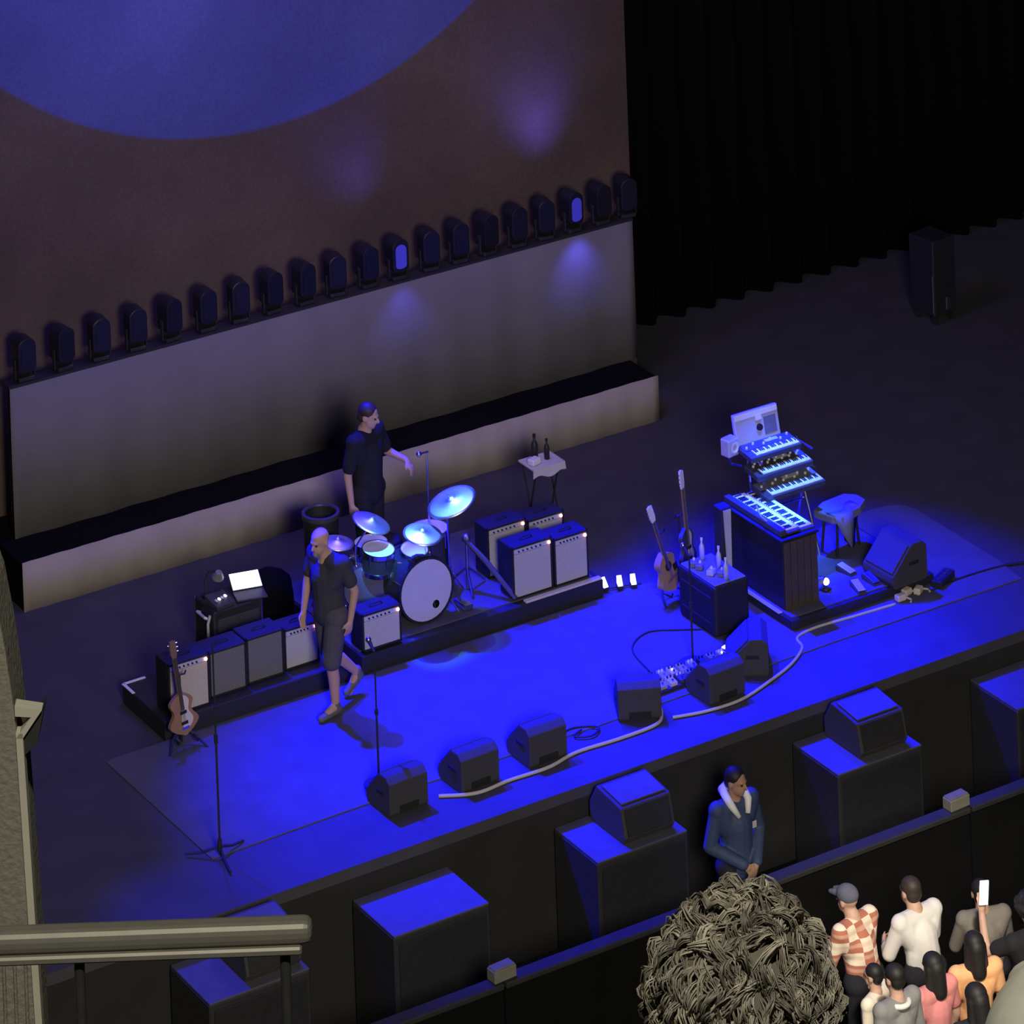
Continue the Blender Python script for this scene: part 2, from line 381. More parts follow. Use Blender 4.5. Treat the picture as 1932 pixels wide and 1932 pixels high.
# ------------------------------------------------------------------ drum kit
kit = thing('drum_kit', 'drum kit with white-headed bass drum and bright cymbals on riser', 'drum kit', (-0.17, 1.25, 0.18))
def drum(name, c, r, depth, axis, parent, head_mat=head_m, shell=shell_m, lugs=8, hoop=chrome, port=False):
    """axis: Vector pointing out of the visible head"""
    q = Vector((0, 0, 1)).rotation_difference(Vector(axis)).to_matrix().to_4x4(); m = Matrix.Translation(c) @ q
    sh = B().lathe([(r*0.97, -depth), (r, -depth+0.005), (r, -0.005), (r*0.97, -0.0)], 32, m).obj(name, shell, parent, smooth=False)
    B().lathe([(r*1.0, -0.03), (r*1.045, -0.028), (r*1.045, 0.012), (r*0.98, 0.012), (r*0.97, 0.002)], 32, m).obj('hoop', hoop, sh)
    B().lathe([(r*1.0, -depth+0.03), (r*1.045, -depth+0.028), (r*1.045, -depth-0.012), (r*0.98, -depth-0.012)], 32, m).obj('hoop', hoop, sh)
    hb = B()
    if port:
        # skin with a port hole low on one side
        pc = Vector((0.35*r, -0.52*r)); pr = 0.13*r; seg = 36
        def hit(a):
            dx_, dy_ = math.cos(a), math.sin(a); bq = pc.x*dx_+pc.y*dy_; cq = pc.x**2+pc.y**2-(0.975*r)**2
            tt = -bq+math.sqrt(bq*bq-cq); return (pc.x+dx_*tt, pc.y+dy_*tt)
        vs = []; fs = []
        for k in range(seg):
            a = 2*PI*k/seg; x, y = hit(a); vs.append((x, y, 0.004)); vs.append((pc.x+pr*math.cos(a), pc.y+pr*math.sin(a), 0.004))
        for k in range(seg):
            j = (k+1) % seg; fs.append((2*k, 2*j, 2*j+1, 2*k+1))
        hb._add(vs, fs, m)
    else:
        hb.lathe([(r*0.975, 0.003), (r*0.5, 0.006), (0, 0.006)], 32, m)
    hb.obj('drum_head', head_mat, sh, smooth=False)
    for k in range(lugs):
        a = 2*PI*(k+0.5)/lugs
        p0 = m @ Vector((r*1.03*math.cos(a), r*1.03*math.sin(a), 0.0)); p1 = m @ Vector((r*1.03*math.cos(a), r*1.03*math.sin(a), -min(depth*0.45, 0.14)))
        B().cyl(p0, p1, 0.007, None, 6).obj('lug', chrome, sh)
    return sh
ax = Vector((0.03, -1, 0.05)).normalized()
bdm = drum('bass_drum', (0, 0, 0.31), 0.29, 0.42, ax, kit, kick_m, port=True, hoop=black)
for s in (-1, 1): B().tube([(s*0.26, 0.12, 0.22), (s*0.36, 0.02, 0.0)], 0.01, 8).obj('spur', chrome, bdm)
ring_m = M('clear_blue_head', (0.10, 0.10, 0.16), 0.25, noise=0.2, scale=5)
d2 = drum('side_drum', (-0.47, 0.35, 0.33), 0.21, 0.30, Vector((-0.25, -1, 0.12)).normalized(), kit, ring_m)
for s in (-1, 1): B().tube([(-0.47+s*0.18, 0.45, 0.2), (-0.47+s*0.24, 0.38, 0.0)], 0.01, 8).obj('spur', chrome, d2)
drum('rack_tom', (-0.32, 0.33, 0.66), 0.155, 0.20, Vector((0.05, -0.12, 1)).normalized(), kit, lugs=6)
drum('rack_tom', (0.02, 0.24, 0.60), 0.13, 0.17, Vector((0.0, -0.22, 1)).normalized(), kit, lugs=6)
drum('snare_drum', (-0.22, 0.66, 0.58), 0.16, 0.13, Vector((0, 0, 1)), kit, lugs=8)
drum('floor_tom', (0.40, 0.62, 0.56), 0.19, 0.36, Vector((0, 0, 1)), kit, lugs=8)
for a in range(3): B().cyl((0.40+0.2*math.cos(a*2.1), 0.62+0.2*math.sin(a*2.1), 0.0), (0.40+0.2*math.cos(a*2.1), 0.62+0.2*math.sin(a*2.1), 0.42), 0.009, None, 8).obj('leg', chrome, kit)
def cymbal(c, r, axis, base, name='cymbal', boom=None):
    q = Vector((0, 0, 1)).rotation_difference(Vector(axis).normalized()).to_matrix().to_4x4(); m = Matrix.Translation(c) @ q
    prof = [(0, 0.028), (r*0.10, 0.026), (r*0.18, 0.012), (r*0.22, 0.006), (r*0.6, -0.008), (r*0.85, -0.019), (r, -0.027), (r*0.99, -0.030), (r*0.6, -0.012), (r*0.2, 0.002), (0, 0.010)]
    o = B().lathe(prof, 40, m).obj(name, cym_m, kit, smooth=True)
    top = m @ Vector((0, 0, 0.05))
    B().cyl(m @ Vector((0, 0, 0.025)), top, 0.007, 0.006, 8).obj('wing_nut', chrome, o)
    st = B(); b = Vector(base)
    if boom:
        st.tube([b+Vector((0, 0, 0.22)), b+Vector((0, 0, boom)), Vector(c)], 0.010, 8)
    else: st.tube([b+Vector((0, 0, 0.22)), Vector(c)], 0.010, 8)
    so = st.obj('cymbal_stand', chrome, kit)
    for k in range(3):
        a = 2*PI*k/3+0.5
        B().tube([b+Vector((0, 0, 0.30)), b+Vector((0.24*math.cos(a), 0.24*math.sin(a), 0.01))], 0.009, 6).obj('leg', chrome, so)
cymbal((0.36, 0.10, 1.04), 0.245, (-0.36, 0.02, 1), (0.42, 0.28, 0), 'ride_cymbal', 0.8)
cymbal((0.00, 0.02, 0.86), 0.19, (0.06, -0.20, 1), (0.16, 0.30, 0), 'crash_cymbal', 0.7)
cymbal((-0.36, 0.36, 0.94), 0.19, (0.30, -0.25, 1), (-0.52, 0.42, 0), 'crash_cymbal', 0.7)
cymbal((-0.60, 0.62, 0.72), 0.16, (0.10, -0.10, 1), (-0.60, 0.62, 0), 'hi_hat')
# throne
B().lathe([(0, 0.0), (0.15, 0.0), (0.165, 0.03), (0.16, 0.075), (0.13, 0.09), (0, 0.092)], 24, Matrix.Translation((0.02, 0.80, 0.42))).obj('throne_seat', black, kit, smooth=True)
B().cyl((0.02, 0.80, 0.0), (0.02, 0.80, 0.43), 0.018, None, 10).obj('throne_post', chrome, kit)
B().tube([(0.02, 0.56, 0.03), (0.02, 0.40, 0.06), (0.02, 0.30, 0.10)], 0.02, 8).obj('kick_pedal', chrome, kit)
# floor-level hardware to the right of the bass drum
B().box((0.44, 0.06, 0.035), (0.10, 0.20, 0.05), 0.01).obj('pedal', steel, kit)

def mic_stand(name, base, h, label, r=0.009, round_base=False, mic=True, boom=None, cat='microphone stand', tripod=0.30, mat=blackp):
    t = thing(name, label, cat, base)
    if round_base: B().lathe([(0, 0), (0.13, 0), (0.135, 0.012), (0.11, 0.022), (0.02, 0.03), (0, 0.03)], 24).obj('base', mat, t)
    else:
        for k in range(3):
            a = 2*PI*k/3+0.35
            B().tube([(0, 0, 0.09), (tripod*math.cos(a)*0.55, tripod*math.sin(a)*0.55, 0.03), (tripod*math.cos(a), tripod*math.sin(a), 0.012)], 0.011, 6).obj('leg', mat, t)
        B().cyl((0, 0, 0.05), (0, 0, 0.16), 0.022, 0.018, 10).obj('hub', mat, t)
    B().cyl((0, 0, 0.02), (0, 0, h*0.55), r*1.25, None, 8).obj('lower_tube', mat, t)
    B().cyl((0, 0, h*0.5), (0, 0, h), r, None, 8).obj('upper_tube', mat, t)
    B().cyl((0, 0, h*0.53), (0, 0, h*0.57), r*2.2, None, 10).obj('clutch', mat, t)
    tip = Vector((0, 0, h))
    if boom:
        B().tube([tip-Vector(boom)*0.25, tip+Vector(boom)], r, 8).obj('boom', mat, t); tip = tip+Vector(boom)
    if mic:
        d = Vector((0, 0.10, 0.07)) if not boom else Vector(boom).normalized()*0.12
        m_ = B().cyl(tip, tip+d*0.9, 0.012, 0.019, 10).obj('microphone', mat, t)
        B().ball(tip+d, 0.027, 12, 8).obj('grille_ball', steel, m_, smooth=True)
    return t
mic_stand('overhead_mic_stand', (0.30, 1.98, 0.18), 1.25, 'tall microphone stand rising behind the ride cymbal', boom=(-0.12, -0.12, 0.06), mat=steel)
# bright boom stand leaning over the edge of the drum riser
t = thing('boom_stand', 'shiny boom stand leaning low between bass drum and pale amplifiers', 'boom stand', (0.50, 1.62, 0.19))
B().tube([(0.0, 0.0, 0.46), (0.10, -0.20, 0.30), (0.24, -0.50, 0.02)], 0.026, 8).obj('boom_arm', steel, t)
B().cyl((0, 0, 0.0), (0, 0, 0.50), 0.016, None, 8).obj('post', steel, t)
for a in (0.2, 2.3, 4.4): B().tube([(0, 0, 0.2), (0.22*math.cos(a), 0.22*math.sin(a), 0.012)], 0.012, 6).obj('leg', steel, t)
B().ball((0, 0, 0.48), 0.045, 12, 8).obj('clamp', steel, t)

# ------------------------------------------------------------------ things behind the kit, left
t = thing('storage_bin', 'tall black cylindrical bin with open top behind the drums', 'bin', (-0.60, 2.52, 0.18))
B().lathe([(0, 0.0), (0.15, 0), (0.165, 0.02), (0.172, 0.68), (0.17, 0.70), (0.152, 0.70), (0.145, 0.58), (0, 0.58)], 32).obj('body', blackp, t)
B().lathe([(0.17, 0.67), (0.186, 0.672), (0.186, 0.712), (0.155, 0.716), (0.150, 0.70)], 32).obj('rim', synth_m, t)
# black cloth-covered case
t = thing('covered_case', 'bulky black cloth-covered case behind the pale small amplifier', 'case', (-1.33, 2.24, 0.0))
b = B(); random.seed(3)
prof = [(0.0, 0.0), (0.26, 0.0), (0.28, 0.10), (0.285, 0.35), (0.25, 0.52), (0.16, 0.60), (0.06, 0.63), (0, 0.635)]
b.lathe(prof, 36)
for v in b.bm.verts:
    a = math.atan2(v.co.y, v.co.x); k = 1+0.07*math.sin(5*a+v.co.z*3)+0.04*math.sin(11*a); v.co.x *= k*0.84; v.co.y *= k*0.8
b.obj('cover', drape, t, smooth=True)
B().box((0, 0, 0.02), (0.42, 0.34, 0.04), 0.005).obj('base_board', blackp, t)
# engineer's flight case with lit screen
t = thing('flight_case_rack', 'black flight case rack with a glowing white screen behind cabinets', 'equipment rack', (-1.84, 2.11, 0.0))
B().box((0, 0, 0.28), (0.50, 0.42, 0.56), 0.012).obj('case', blackp, t)
for sx in (-1, 1):
    for sy in (-1, 1): B().box((sx*0.245, sy*0.205, 0.28), (0.022, 0.022, 0.55), 0.004).obj('edge_trim', steel, t)
for zz in (0.14, 0.28, 0.42): B().box((0, -0.214, zz), (0.44, 0.012, 0.12), 0.004).obj('rack_unit', synth_m, t)
B().tube([(-0.255, -0.09, 0.45), (-0.29, -0.08, 0.47), (-0.29, 0.08, 0.47), (-0.255, 0.09, 0.45)], 0.014, 8).obj('handle', silver_p, t)
B().tube([(-0.255, -0.12, 0.50), (-0.28, -0.12, 0.42), (-0.28, -0.12, 0.30), (-0.255, -0.12, 0.28)], 0.014, 8).obj('handle', silver_p, t)
cg = thing('laptop', 'open laptop with overexposed white screen on the flight case', 'laptop', (-1.66, 2.00, 0.565), -0.25)
B().box((0, 0, 0.008), (0.30, 0.20, 0.016), 0.004).obj('keyboard_base', synth_m, cg)
rt = Matrix.Rotation(math.radians(24), 3, 'X')
sc_ = B().box((0, 0.185, 0.062), (0.30, 0.20, 0.012), 0.004, rt).obj('lid', synth_m, cg)
B().box((0, 0.181, 0.070), (0.28, 0.185, 0.006), 0.001, rt).obj('screen', lit_panel, sc_)
mx_ = thing('small_mixer', 'small mixer with white lit faders beside the glowing laptop', 'mixer', (-1.97, 2.02, 0.565), 0.1)
B().prism([(-0.11, 0), (0.11, 0), (0.11, 0.07), (-0.11, 0.03)], 'x', -0.10, 0.10).obj('body', synth_m, mx_)
for k in range(4): B().box((-0.06+k*0.04, -0.03+0.01*k, 0.058), (0.02, 0.035, 0.015), 0.003).obj('fader', led_w if k in (1, 3) else white_m, mx_)
gl = thing('gooseneck_lamp', 'dark gooseneck lamp curving up from back of flight case', 'lamp', (-2.0, 2.24, 0.565))
B().lathe([(0, 0), (0.05, 0), (0.05, 0.015), (0.012, 0.025), (0, 0.025)], 16).obj('base', blackp, gl)
B().tube([(0, 0, 0.02), (0.0, 0.02, 0.14), (0.03, 0.0, 0.22), (0.08, -0.05, 0.23)], 0.010, 8).obj('neck', blackp, gl)
B().lathe([(0.0, 0.07), (0.03, 0.065), (0.06, 0.0), (0.055, 0.0), (0.0, 0.05)], 16, Matrix.Translation((0.09, -0.07, 0.18)) @ Matrix.Rotation(0.5, 4, 'X')).obj('shade', synth_p, gl)
# small blue folded cloth next to the rack
b = B().box((0, 0, 0.04), (0.22, 0.16, 0.08), 0.02, seg=2)
tag(b.obj('folded_towel', cloth_w, loc=(-1.40, 1.72, 0.18), rot=(0, 0, 0.2)), 'folded pale towel between flight case and covered case', 'towel')

# folding side table with bottles
t = thing('side_table', 'small folding table with a white cloth behind the amplifiers', 'table', (1.86, 2.43, 0))
b = B().box((0, 0, 0.775), (0.36, 0.30, 0.02), 0.004); b.obj('table_top', cloth_w, t)
for s in (-1, 1):
    B().tube([(s*0.13, -0.12, 0.77), (s*0.13, 0.13, 0.0)], 0.011, 6).obj('leg', blackp, t)
    B().tube([(s*0.15, 0.12, 0.77), (s*0.15, -0.13, 0.0)], 0.011, 6).obj('leg', blackp, t)
fb = B(); vs = []; fs = []
pr = []
for k in range(12): pr.append((-0.185+0.37*k/11, -0.155))
for k in range(10): pr.append((0.185, -0.155+0.31*(k+1)/10))
for i, (x, y) in enumerate(pr):
    w_ = 0.01*math.sin(i*1.9); vs += [(x*1.0, y, 0.79), (x*(1.03+w_), y*(1.03+w_), 0.70+0.02*math.sin(i*0.8))]
for i in range(len(pr)-1): fs.append((2*i, 2*i+2, 2*i+3, 2*i+1))
fb._add(vs, fs); o = fb.obj('table_cloth', cloth_w, t); o.modifiers.new('s', 'SOLIDIFY').thickness = 0.006
bp = [(0, 0), (0.032, 0), (0.033, 0.12), (0.028, 0.15), (0.012, 0.18), (0.012, 0.21), (0, 0.21)]
def bottle(loc, label, s=1.0, mat=blackp):
    t = thing('bottle', label, 'bottle', loc, 0, 'bottles on the side table')
    B().lathe([(r*s, z*s) for r, z in bp], 16).obj('body', mat, t, smooth=True)
    B().cyl((0, 0, 0.205*s), (0, 0, 0.235*s), 0.015*s, None, 10).obj('cap', rubber, t)
bottle((1.83, 2.50, 0.787), 'taller dark bottle at back of the white-clothed table', 1.05)
bottle((1.93, 2.43, 0.787), 'shorter dark bottle at front of the white-clothed table', 0.85)
b = B().box((0, 0, 0.03), (0.12, 0.09, 0.06), 0.015, seg=2)
tag(b.obj('hand_towel', white_m, loc=(1.76, 2.40, 0.787), rot=(0, 0, 0.3)), 'white hand towel folded beside bottles on the small table', 'towel')

# ------------------------------------------------------------------ guitars
def guitar_outline(L, wl, wu, ww, n=40):
    pts = []
    for i in range(n+1):
        t_ = i/n
        # half width along the body, t_ from tail to neck
        a = math.sin(PI*min(1, t_*1.0))
        w = (wl*math.exp(-((t_-0.28)/0.24)**2) + wu*math.exp(-((t_-0.80)/0.20)**2) + ww*math.exp(-((t_-0.55)/0.25)**2)*0.35)
        w *= min(1, math.sqrt(max(0, t_)/0.10)) * min(1, math.sqrt(max(0, 1-t_)/0.08))
        pts.append((w, t_*L))
    return pts
def guitar(name, loc, rot, label, body_mat, L=0.46, wl=0.17, wu=0.125, thick=0.09, electric=False, head_mat=wood_n, neck_len=0.40, scale=1.0):
    t = thing(name, label, 'guitar', loc, 0, None, rot); t.scale = (scale,)*3
    half = guitar_outline(L, wl, wu, 0.1)
    out = [(w, z) for w, z in half] + [(-w, z) for w, z in half[::-1][1:-1]]
    body = B().prism(out, 'y', -thick/2, thick/2).obj('body', body_mat, t)
    if electric:
        pg = [(w*0.62, z*0.9+0.03) for w, z in half if z > 0.1*L] ; pgp = [(w, z) for w, z in pg] + [(-w*0.25, z) for w, z in pg[::-1]]
        B().prism(pgp, 'y', -thick/2-0.004, -thick/2+0.001).obj('pickguard', cream, body)
        for zz in (0.30, 0.55): B().box((0, -thick/2-0.006, zz*L), (0.075, 0.012, 0.03), 0.003).obj('pickup', black, body)
        B().box((0, -thick/2-0.006, 0.18*L), (0.08, 0.012, 0.025), 0.003).obj('bridge', chrome, body)
    else:
        B().cyl((0, -thick/2-0.002, 0.66*L), (0, -thick/2+0.002, 0.66*L), 0.048, None, 24).obj('sound_hole', black, body)
        B().box((0, -thick/2-0.005, 0.32*L), (0.15, 0.012, 0.025), 0.003).obj('bridge', wood_n, body)
        B().prism([(0.06, 0.42*L), (0.12, 0.45*L), (0.125, 0.60*L), (0.055, 0.60*L)], 'y', -thick/2-0.003, -thick/2).obj('pickguard', black, body)
    nk = B().box((0, -thick/2+0.012, L+neck_len/2-0.06), (0.046, 0.024, neck_len+0.12), 0.006).obj('neck', wood_n, t)
    B().box((0, -thick/2-0.003, L+neck_len/2-0.08), (0.042, 0.006, neck_len+0.16), 0.001).obj('fretboard', wood_d, nk)
    hz = L+neck_len
    hd = B().prism([(-0.022, hz-0.005), (0.022, hz-0.005), (0.036, hz+0.04), (0.034, hz+0.16), (0, hz+0.17), (-0.034, hz+0.16), (-0.036, hz+0.04)], 'y', -thick/2, -thick/2+0.018).obj('headstock', head_mat, t)
    for k in range(3):
        for s in (-1, 1): B().cyl((s*0.034, -thick/2+0.009, hz+0.05+k*0.04), (s*0.056, -thick/2+0.009, hz+0.05+k*0.04), 0.007, None, 6).obj('tuner', chrome, hd)
    for k in range(6):
        x = -0.015+k*0.006; B().cyl((x, -thick/2-0.010, 0.30*L), (x*0.9, -thick/2-0.008, hz), 0.0009, None, 4).obj('string', steel, t)
    return t
def guitar_stand(loc, rz, label):
    t = thing('guitar_stand', label, 'guitar stand', loc, rz)
    B().tube([(0, 0.10, 0.0), (0, 0.07, 0.30), (0, 0.10, 0.62)], 0.010, 8).obj('post', blackp, t)
    for s in (-1, 1):
        B().tube([(0, 0.08, 0.16), (s*0.10, 0.02, 0.10), (s*0.18, -0.10, 0.012)], 0.010, 8).obj('leg', blackp, t)
        B().tube([(s*0.02, 0.075, 0.16), (s*0.09, 0.02, 0.10), (s*0.09, -0.10, 0.09), (s*0.09, -0.11, 0.13)], 0.009, 8).obj('cradle_arm', blackp, t)
    B().tube([(0, 0.10, 0.0), (0, 0.18, 0.012)], 0.010, 8).obj('leg', blackp, t)
    B().tube([(-0.05, 0.07, 0.66), (-0.05, 0.10, 0.62), (0.05, 0.10, 0.62), (0.05, 0.07, 0.66)], 0.009, 8).obj('yoke', blackp, t)
guitar_stand((-2.98, 0.80, 0), -0.15, 'black guitar stand on the floor before the tan amplifier')
guitar('electric_guitar', (-2.985, 0.78, 0.13), (math.radians(-8), math.radians(-3), 0.12), 'sunburst electric guitar with cream pickguard leaning before tan amplifier', sun_m, 0.40, 0.155, 0.115, 0.045, True, neck_len=0.34, scale=0.92)
guitar_stand((2.16, 0.60, 0), 0.3, 'black guitar stand holding the acoustic guitar beside stage cables')
guitar('acoustic_guitar', (2.16, 0.545, 0.13), (math.radians(-8), math.radians(-14), 0.35), 'acoustic guitar with brown body tilted on stand left of keyboards', wood_g, 0.40, 0.15, 0.105, 0.08, False, head_mat=white_m, neck_len=0.36, scale=0.95)
guitar_stand((2.50, 0.80, 0), 0.2, 'black guitar stand behind the acoustic guitar')
guitar('electric_guitar', (2.50, 0.77, 0.13), (math.radians(-8), math.radians(7), 0.5), 'dark electric guitar with a pale headstock behind the acoustic guitar', synth_m, 0.40, 0.13, 0.10, 0.045, True, head_mat=white_m, neck_len=0.36, scale=1.0)
# three white marker lights on the floor
for k, (x, y, rz, lab) in enumerate([(1.745, 1.13, 0.0, 'small white floor light nearest the drum riser'), (1.885, 1.07, -0.35, 'small white floor light, middle one of three'), (2.01, 1.02, -0.35, 'small white floor light nearest the acoustic guitar')]):
    t = thing('floor_light', lab, 'light', (x, y, 0.012), rz, 'white floor lights')
    B().box((0, 0, 0.02), (0.06, 0.08, 0.04), 0.008).obj('housing', blackp, t)
    B().prism([(-0.035, 0.036), (0.03, 0.045), (0.03, 0.115), (-0.035, 0.045)], 'x', -0.024, 0.024).obj('lamp', led_w, t)

# ------------------------------------------------------------------ keyboard rig
def keys(parent, x0, x1, y0, y1, z, along='x', n=28, tilt=0.0):
    """separate white keys with shared mesh, black keys above"""
    L = (x1-x0) if along == 'x' else (y1-y0); w = L/n
    d = (y1-y0) if along == 'x' else (x1-x0)
    wb = B().box((0, 0, 0.006), (w*0.90 if along == 'x' else d, d if along == 'x' else w*0.90, 0.012), 0.002); proto = None
    for k in range(n):
        c = ((x0+w*(k+0.5), (y0+y1)/2, z) if along == 'x' else ((x0+x1)/2, y0+w*(k+0.5), z))
        if proto is None: proto = wb.obj('white_key', key_w, parent, loc=c)
        else:
            o = proto.copy(); COL.objects.link(o); o.location = c
    pb = None
    for k in range(n-1):
        if k % 7 in (2, 6): continue
        if along == 'x': c = (x0+w*(k+1), y0+d*0.68, z+0.014); s = (w*0.5, d*0.6, 0.014)
        else: c = (x0+d*0.32, y0+w*(k+1), z+0.014); s = (d*0.6, w*0.5, 0.014)
        if pb is None: pb = B().box((0, 0, 0), s, 0.002).obj('black_key', black, parent, loc=c)
        else:
            o = pb.copy(); COL.objects.link(o); o.location = c
org = thing('electric_organ', 'dark wooden organ with black side and two lit keyboards', 'organ', (2.80, -0.42, 0.10))
# cabinet: player sits on the +X side
B().box((0.20, 0.50, 0.33), (0.40, 1.00, 0.66), 0.006).obj('cabinet', black, org)
for k in range(5): B().box((0.045+k*0.078, -0.006, 0.33), (0.072, 0.014, 0.64), 0.004).obj('end_plank', wood_d, org)
B().box((0.20, 0.50, 0.67), (0.44, 1.03, 0.025), 0.006).obj('top_board', black, org)
for (a0, a1, z) in ((0.10, 0.235, 0.70), (0.265, 0.40, 0.685)):
    kb = B().box(((a0+a1)/2, 0.53, z+0.004), (a1-a0+0.02, 0.98, 0.022), 0.004).obj('manual', synth_m, org)
    keys(kb, a0, a1, 0.08, 0.98, z+0.016, 'y', 30)
B().box((0.05, 0.53, 0.715), (0.07, 0.96, 0.06), 0.006).obj('drawbar_panel', synth_m, org)
for k in range(9): B().box((0.088, 0.12+k*0.03, 0.735), (0.03, 0.014, 0.012), 0.002).obj('drawbar', white_m, org)
B().tube([(0.03, 0.30, 0.75), (-0.02, 0.32, 0.80), (0.0, 0.42, 0.86), (0.04, 0.5, 0.80)], 0.008, 6).obj('cable', cable_w, org)
# silver strip along the platform edge
B().box((-0.05, 0.45, 0.005), (0.05, 0.9, 0.012), 0.003).obj('kick_plate', silver_p, org)

st = thing('keyboard_stand', 'tiered keyboard stand with slender tubular legs beside the organ', 'keyboard stand', (3.44, 0.52, 0.10))
for s in (-1, 1):
    B().tube([(s*0.30, -0.20, 0.0), (s*0.30, 0.06, 0.66), (s*0.30, 0.12, 1.08)], 0.014, 8).obj('upright', chrome, st)
    B().tube([(s*0.30, 0.25, 0.0), (s*0.30, 0.05, 0.62)], 0.014, 8).obj('leg', chrome, st)
    for zz, yy in ((0.68, 0.06), (0.87, 0.08), (1.04, 0.11)):
        B().tube([(s*0.30, yy, zz), (s*0.30, yy-0.26, zz)], 0.011, 8).obj('arm', chrome, st)
B().tube([(-0.30, 0.04, 0.5), (0.30, 0.04, 0.5)], 0.012, 8).obj('crossbar', chrome, st)
def synth(loc, w, d, label, n, panel=synth_p, rx=0.12, knobs=8, body=synth_m):
    t = thing('synthesizer', label, 'keyboard', loc, 0, 'stacked keyboards', (rx, 0, 0))
    bo = B().box((0, d/2, 0.03), (w, d, 0.06), 0.008).obj('body', body, t)
    B().box((0.0, d*0.74, 0.064), (w*0.96, d*0.46, 0.008), 0.002).obj('panel', panel, t)
    keys(bo, -w/2+0.07, w/2-0.02, 0.015, d*0.46, 0.060, 'x', n)
    for k in range(knobs):
        x = -w*0.42+k*w*0.84/max(1, knobs-1)
        B().cyl((x, d*(0.66+0.16*(k % 2)), 0.066), (x, d*(0.66+0.16*(k % 2)), 0.085), 0.013, 0.011, 10).obj('knob', white_m, t)
    B().box((w*0.10, d*0.80, 0.070), (w*0.25, d*0.18, 0.006)).obj('display', silver_p, t)
    return t
synth((3.46, 0.28, 0.795), 0.70, 0.27, 'lowest white-keyed synthesizer on the tiered stand', 32, knobs=10)
synth((3.40, 0.36, 0.98), 0.66, 0.25, 'middle synthesizer on tiered stand, covered in knobs', 26, knobs=14, panel=synth_m)
synth((3.34, 0.42, 1.15), 0.60, 0.24, 'topmost white-keyed synthesizer under the pale panel', 26, panel=synth_m, knobs=6)
t = thing('control_panel_rack', 'pale upright panel with dark knob at top of keyboard stack', 'control panel', (3.33, 0.72, 1.20), 0, None, (math.radians(-12), 0, 0))
B().box((0, 0, 0.15), (0.52, 0.05, 0.30), 0.008).obj('case', silver_p, t)
B().box((0, -0.03, 0.265), (0.50, 0.016, 0.05), 0.004).obj('header', white_m, t)
B().cyl((0.02, -0.028, 0.13), (0.02, -0.05, 0.13), 0.034, 0.030, 16).obj('knob', black, t)
B().box((0.02, -0.032, 0.225), (0.07, 0.02, 0.06), 0.006).obj('meter', white_m, t)
B().box((0.15, -0.028, 0.13), (0.14, 0.008, 0.16)).obj('plate', synth_p, t)
B().tube([(-0.2, 0.02, 0.0), (-0.2, 0.12, -0.10)], 0.01, 6).obj('bracket', chrome, t)
B().tube([(0.2, 0.02, 0.0), (0.2, 0.12, -0.10)], 0.01, 6).obj('bracket', chrome, t)
t = thing('clip_speaker', 'small pale box speaker left of the keyboard panel', 'speaker', (2.98, 0.70, 1.16), 0.2)
B().box((0, 0, 0.085), (0.15, 0.12, 0.17), 0.012).obj('cabinet', silver_p, t)
B().lathe([(0.05, 0), (0.055, 0.004), (0.045, 0.008), (0.02, -0.006), (0, -0.008)], 20, Matrix.Translation((0.01, -0.062, 0.085)) @ Matrix.Rotation(PI/2, 4, 'X')).obj('cone', white_m, t)
B().tube([(0, 0.03, 0.0), (0.06, 0.05, -0.12), (0.16, 0.0, -0.16)], 0.010, 8).obj('arm', chrome, t)
# stool with broad blue-lit seat
t = thing('keyboard_bench', 'padded bench with broad flat seat behind the keyboards', 'bench', (4.00, 0.32, 0.10), 0.25)
pts = [(-0.25, -0.10), (-0.18, -0.19), (0.10, -0.18), (0.26, -0.11), (0.29, 0.03), (0.22, 0.14), (-0.06, 0.18), (-0.25, 0.13)]
B().prism(pts, 'z', 0.36, 0.44).obj('seat', synth_p, t, bevel=0.015)
dv = []; df = []
for k in range(9):
    u = k/8; x = -0.24+0.36*u; y = -0.125-0.075*math.sin(PI*min(1, u*1.3)); lo = 0.40-0.30*math.sin(PI*u)
    dv += [(x, y+0.10, 0.452), (x, y-0.01, 0.448), (x, y-0.022+0.008*math.sin(k*2), lo)]
for k in range(8):
    for j in (0, 1): df.append((3*k+j, 3*k+3+j, 3*k+4+j, 3*k+1+j))
o = B()._add(dv, df).obj('draped_cloth', M('bench_cloth', (0.14, 0.14, 0.16), 0.9, noise=0.15), t, smooth=True); o.modifiers.new('s', 'SOLIDIFY').thickness = 0.006
for sx, sy in ((-0.18, -0.1), (0.18, -0.08), (0.16, 0.08), (-0.18, 0.1)):
    B().tube([(sx*0.8, sy*0.8, 0.37), (sx, sy, 0.0)], 0.013, 8).obj('leg', blackp, t)
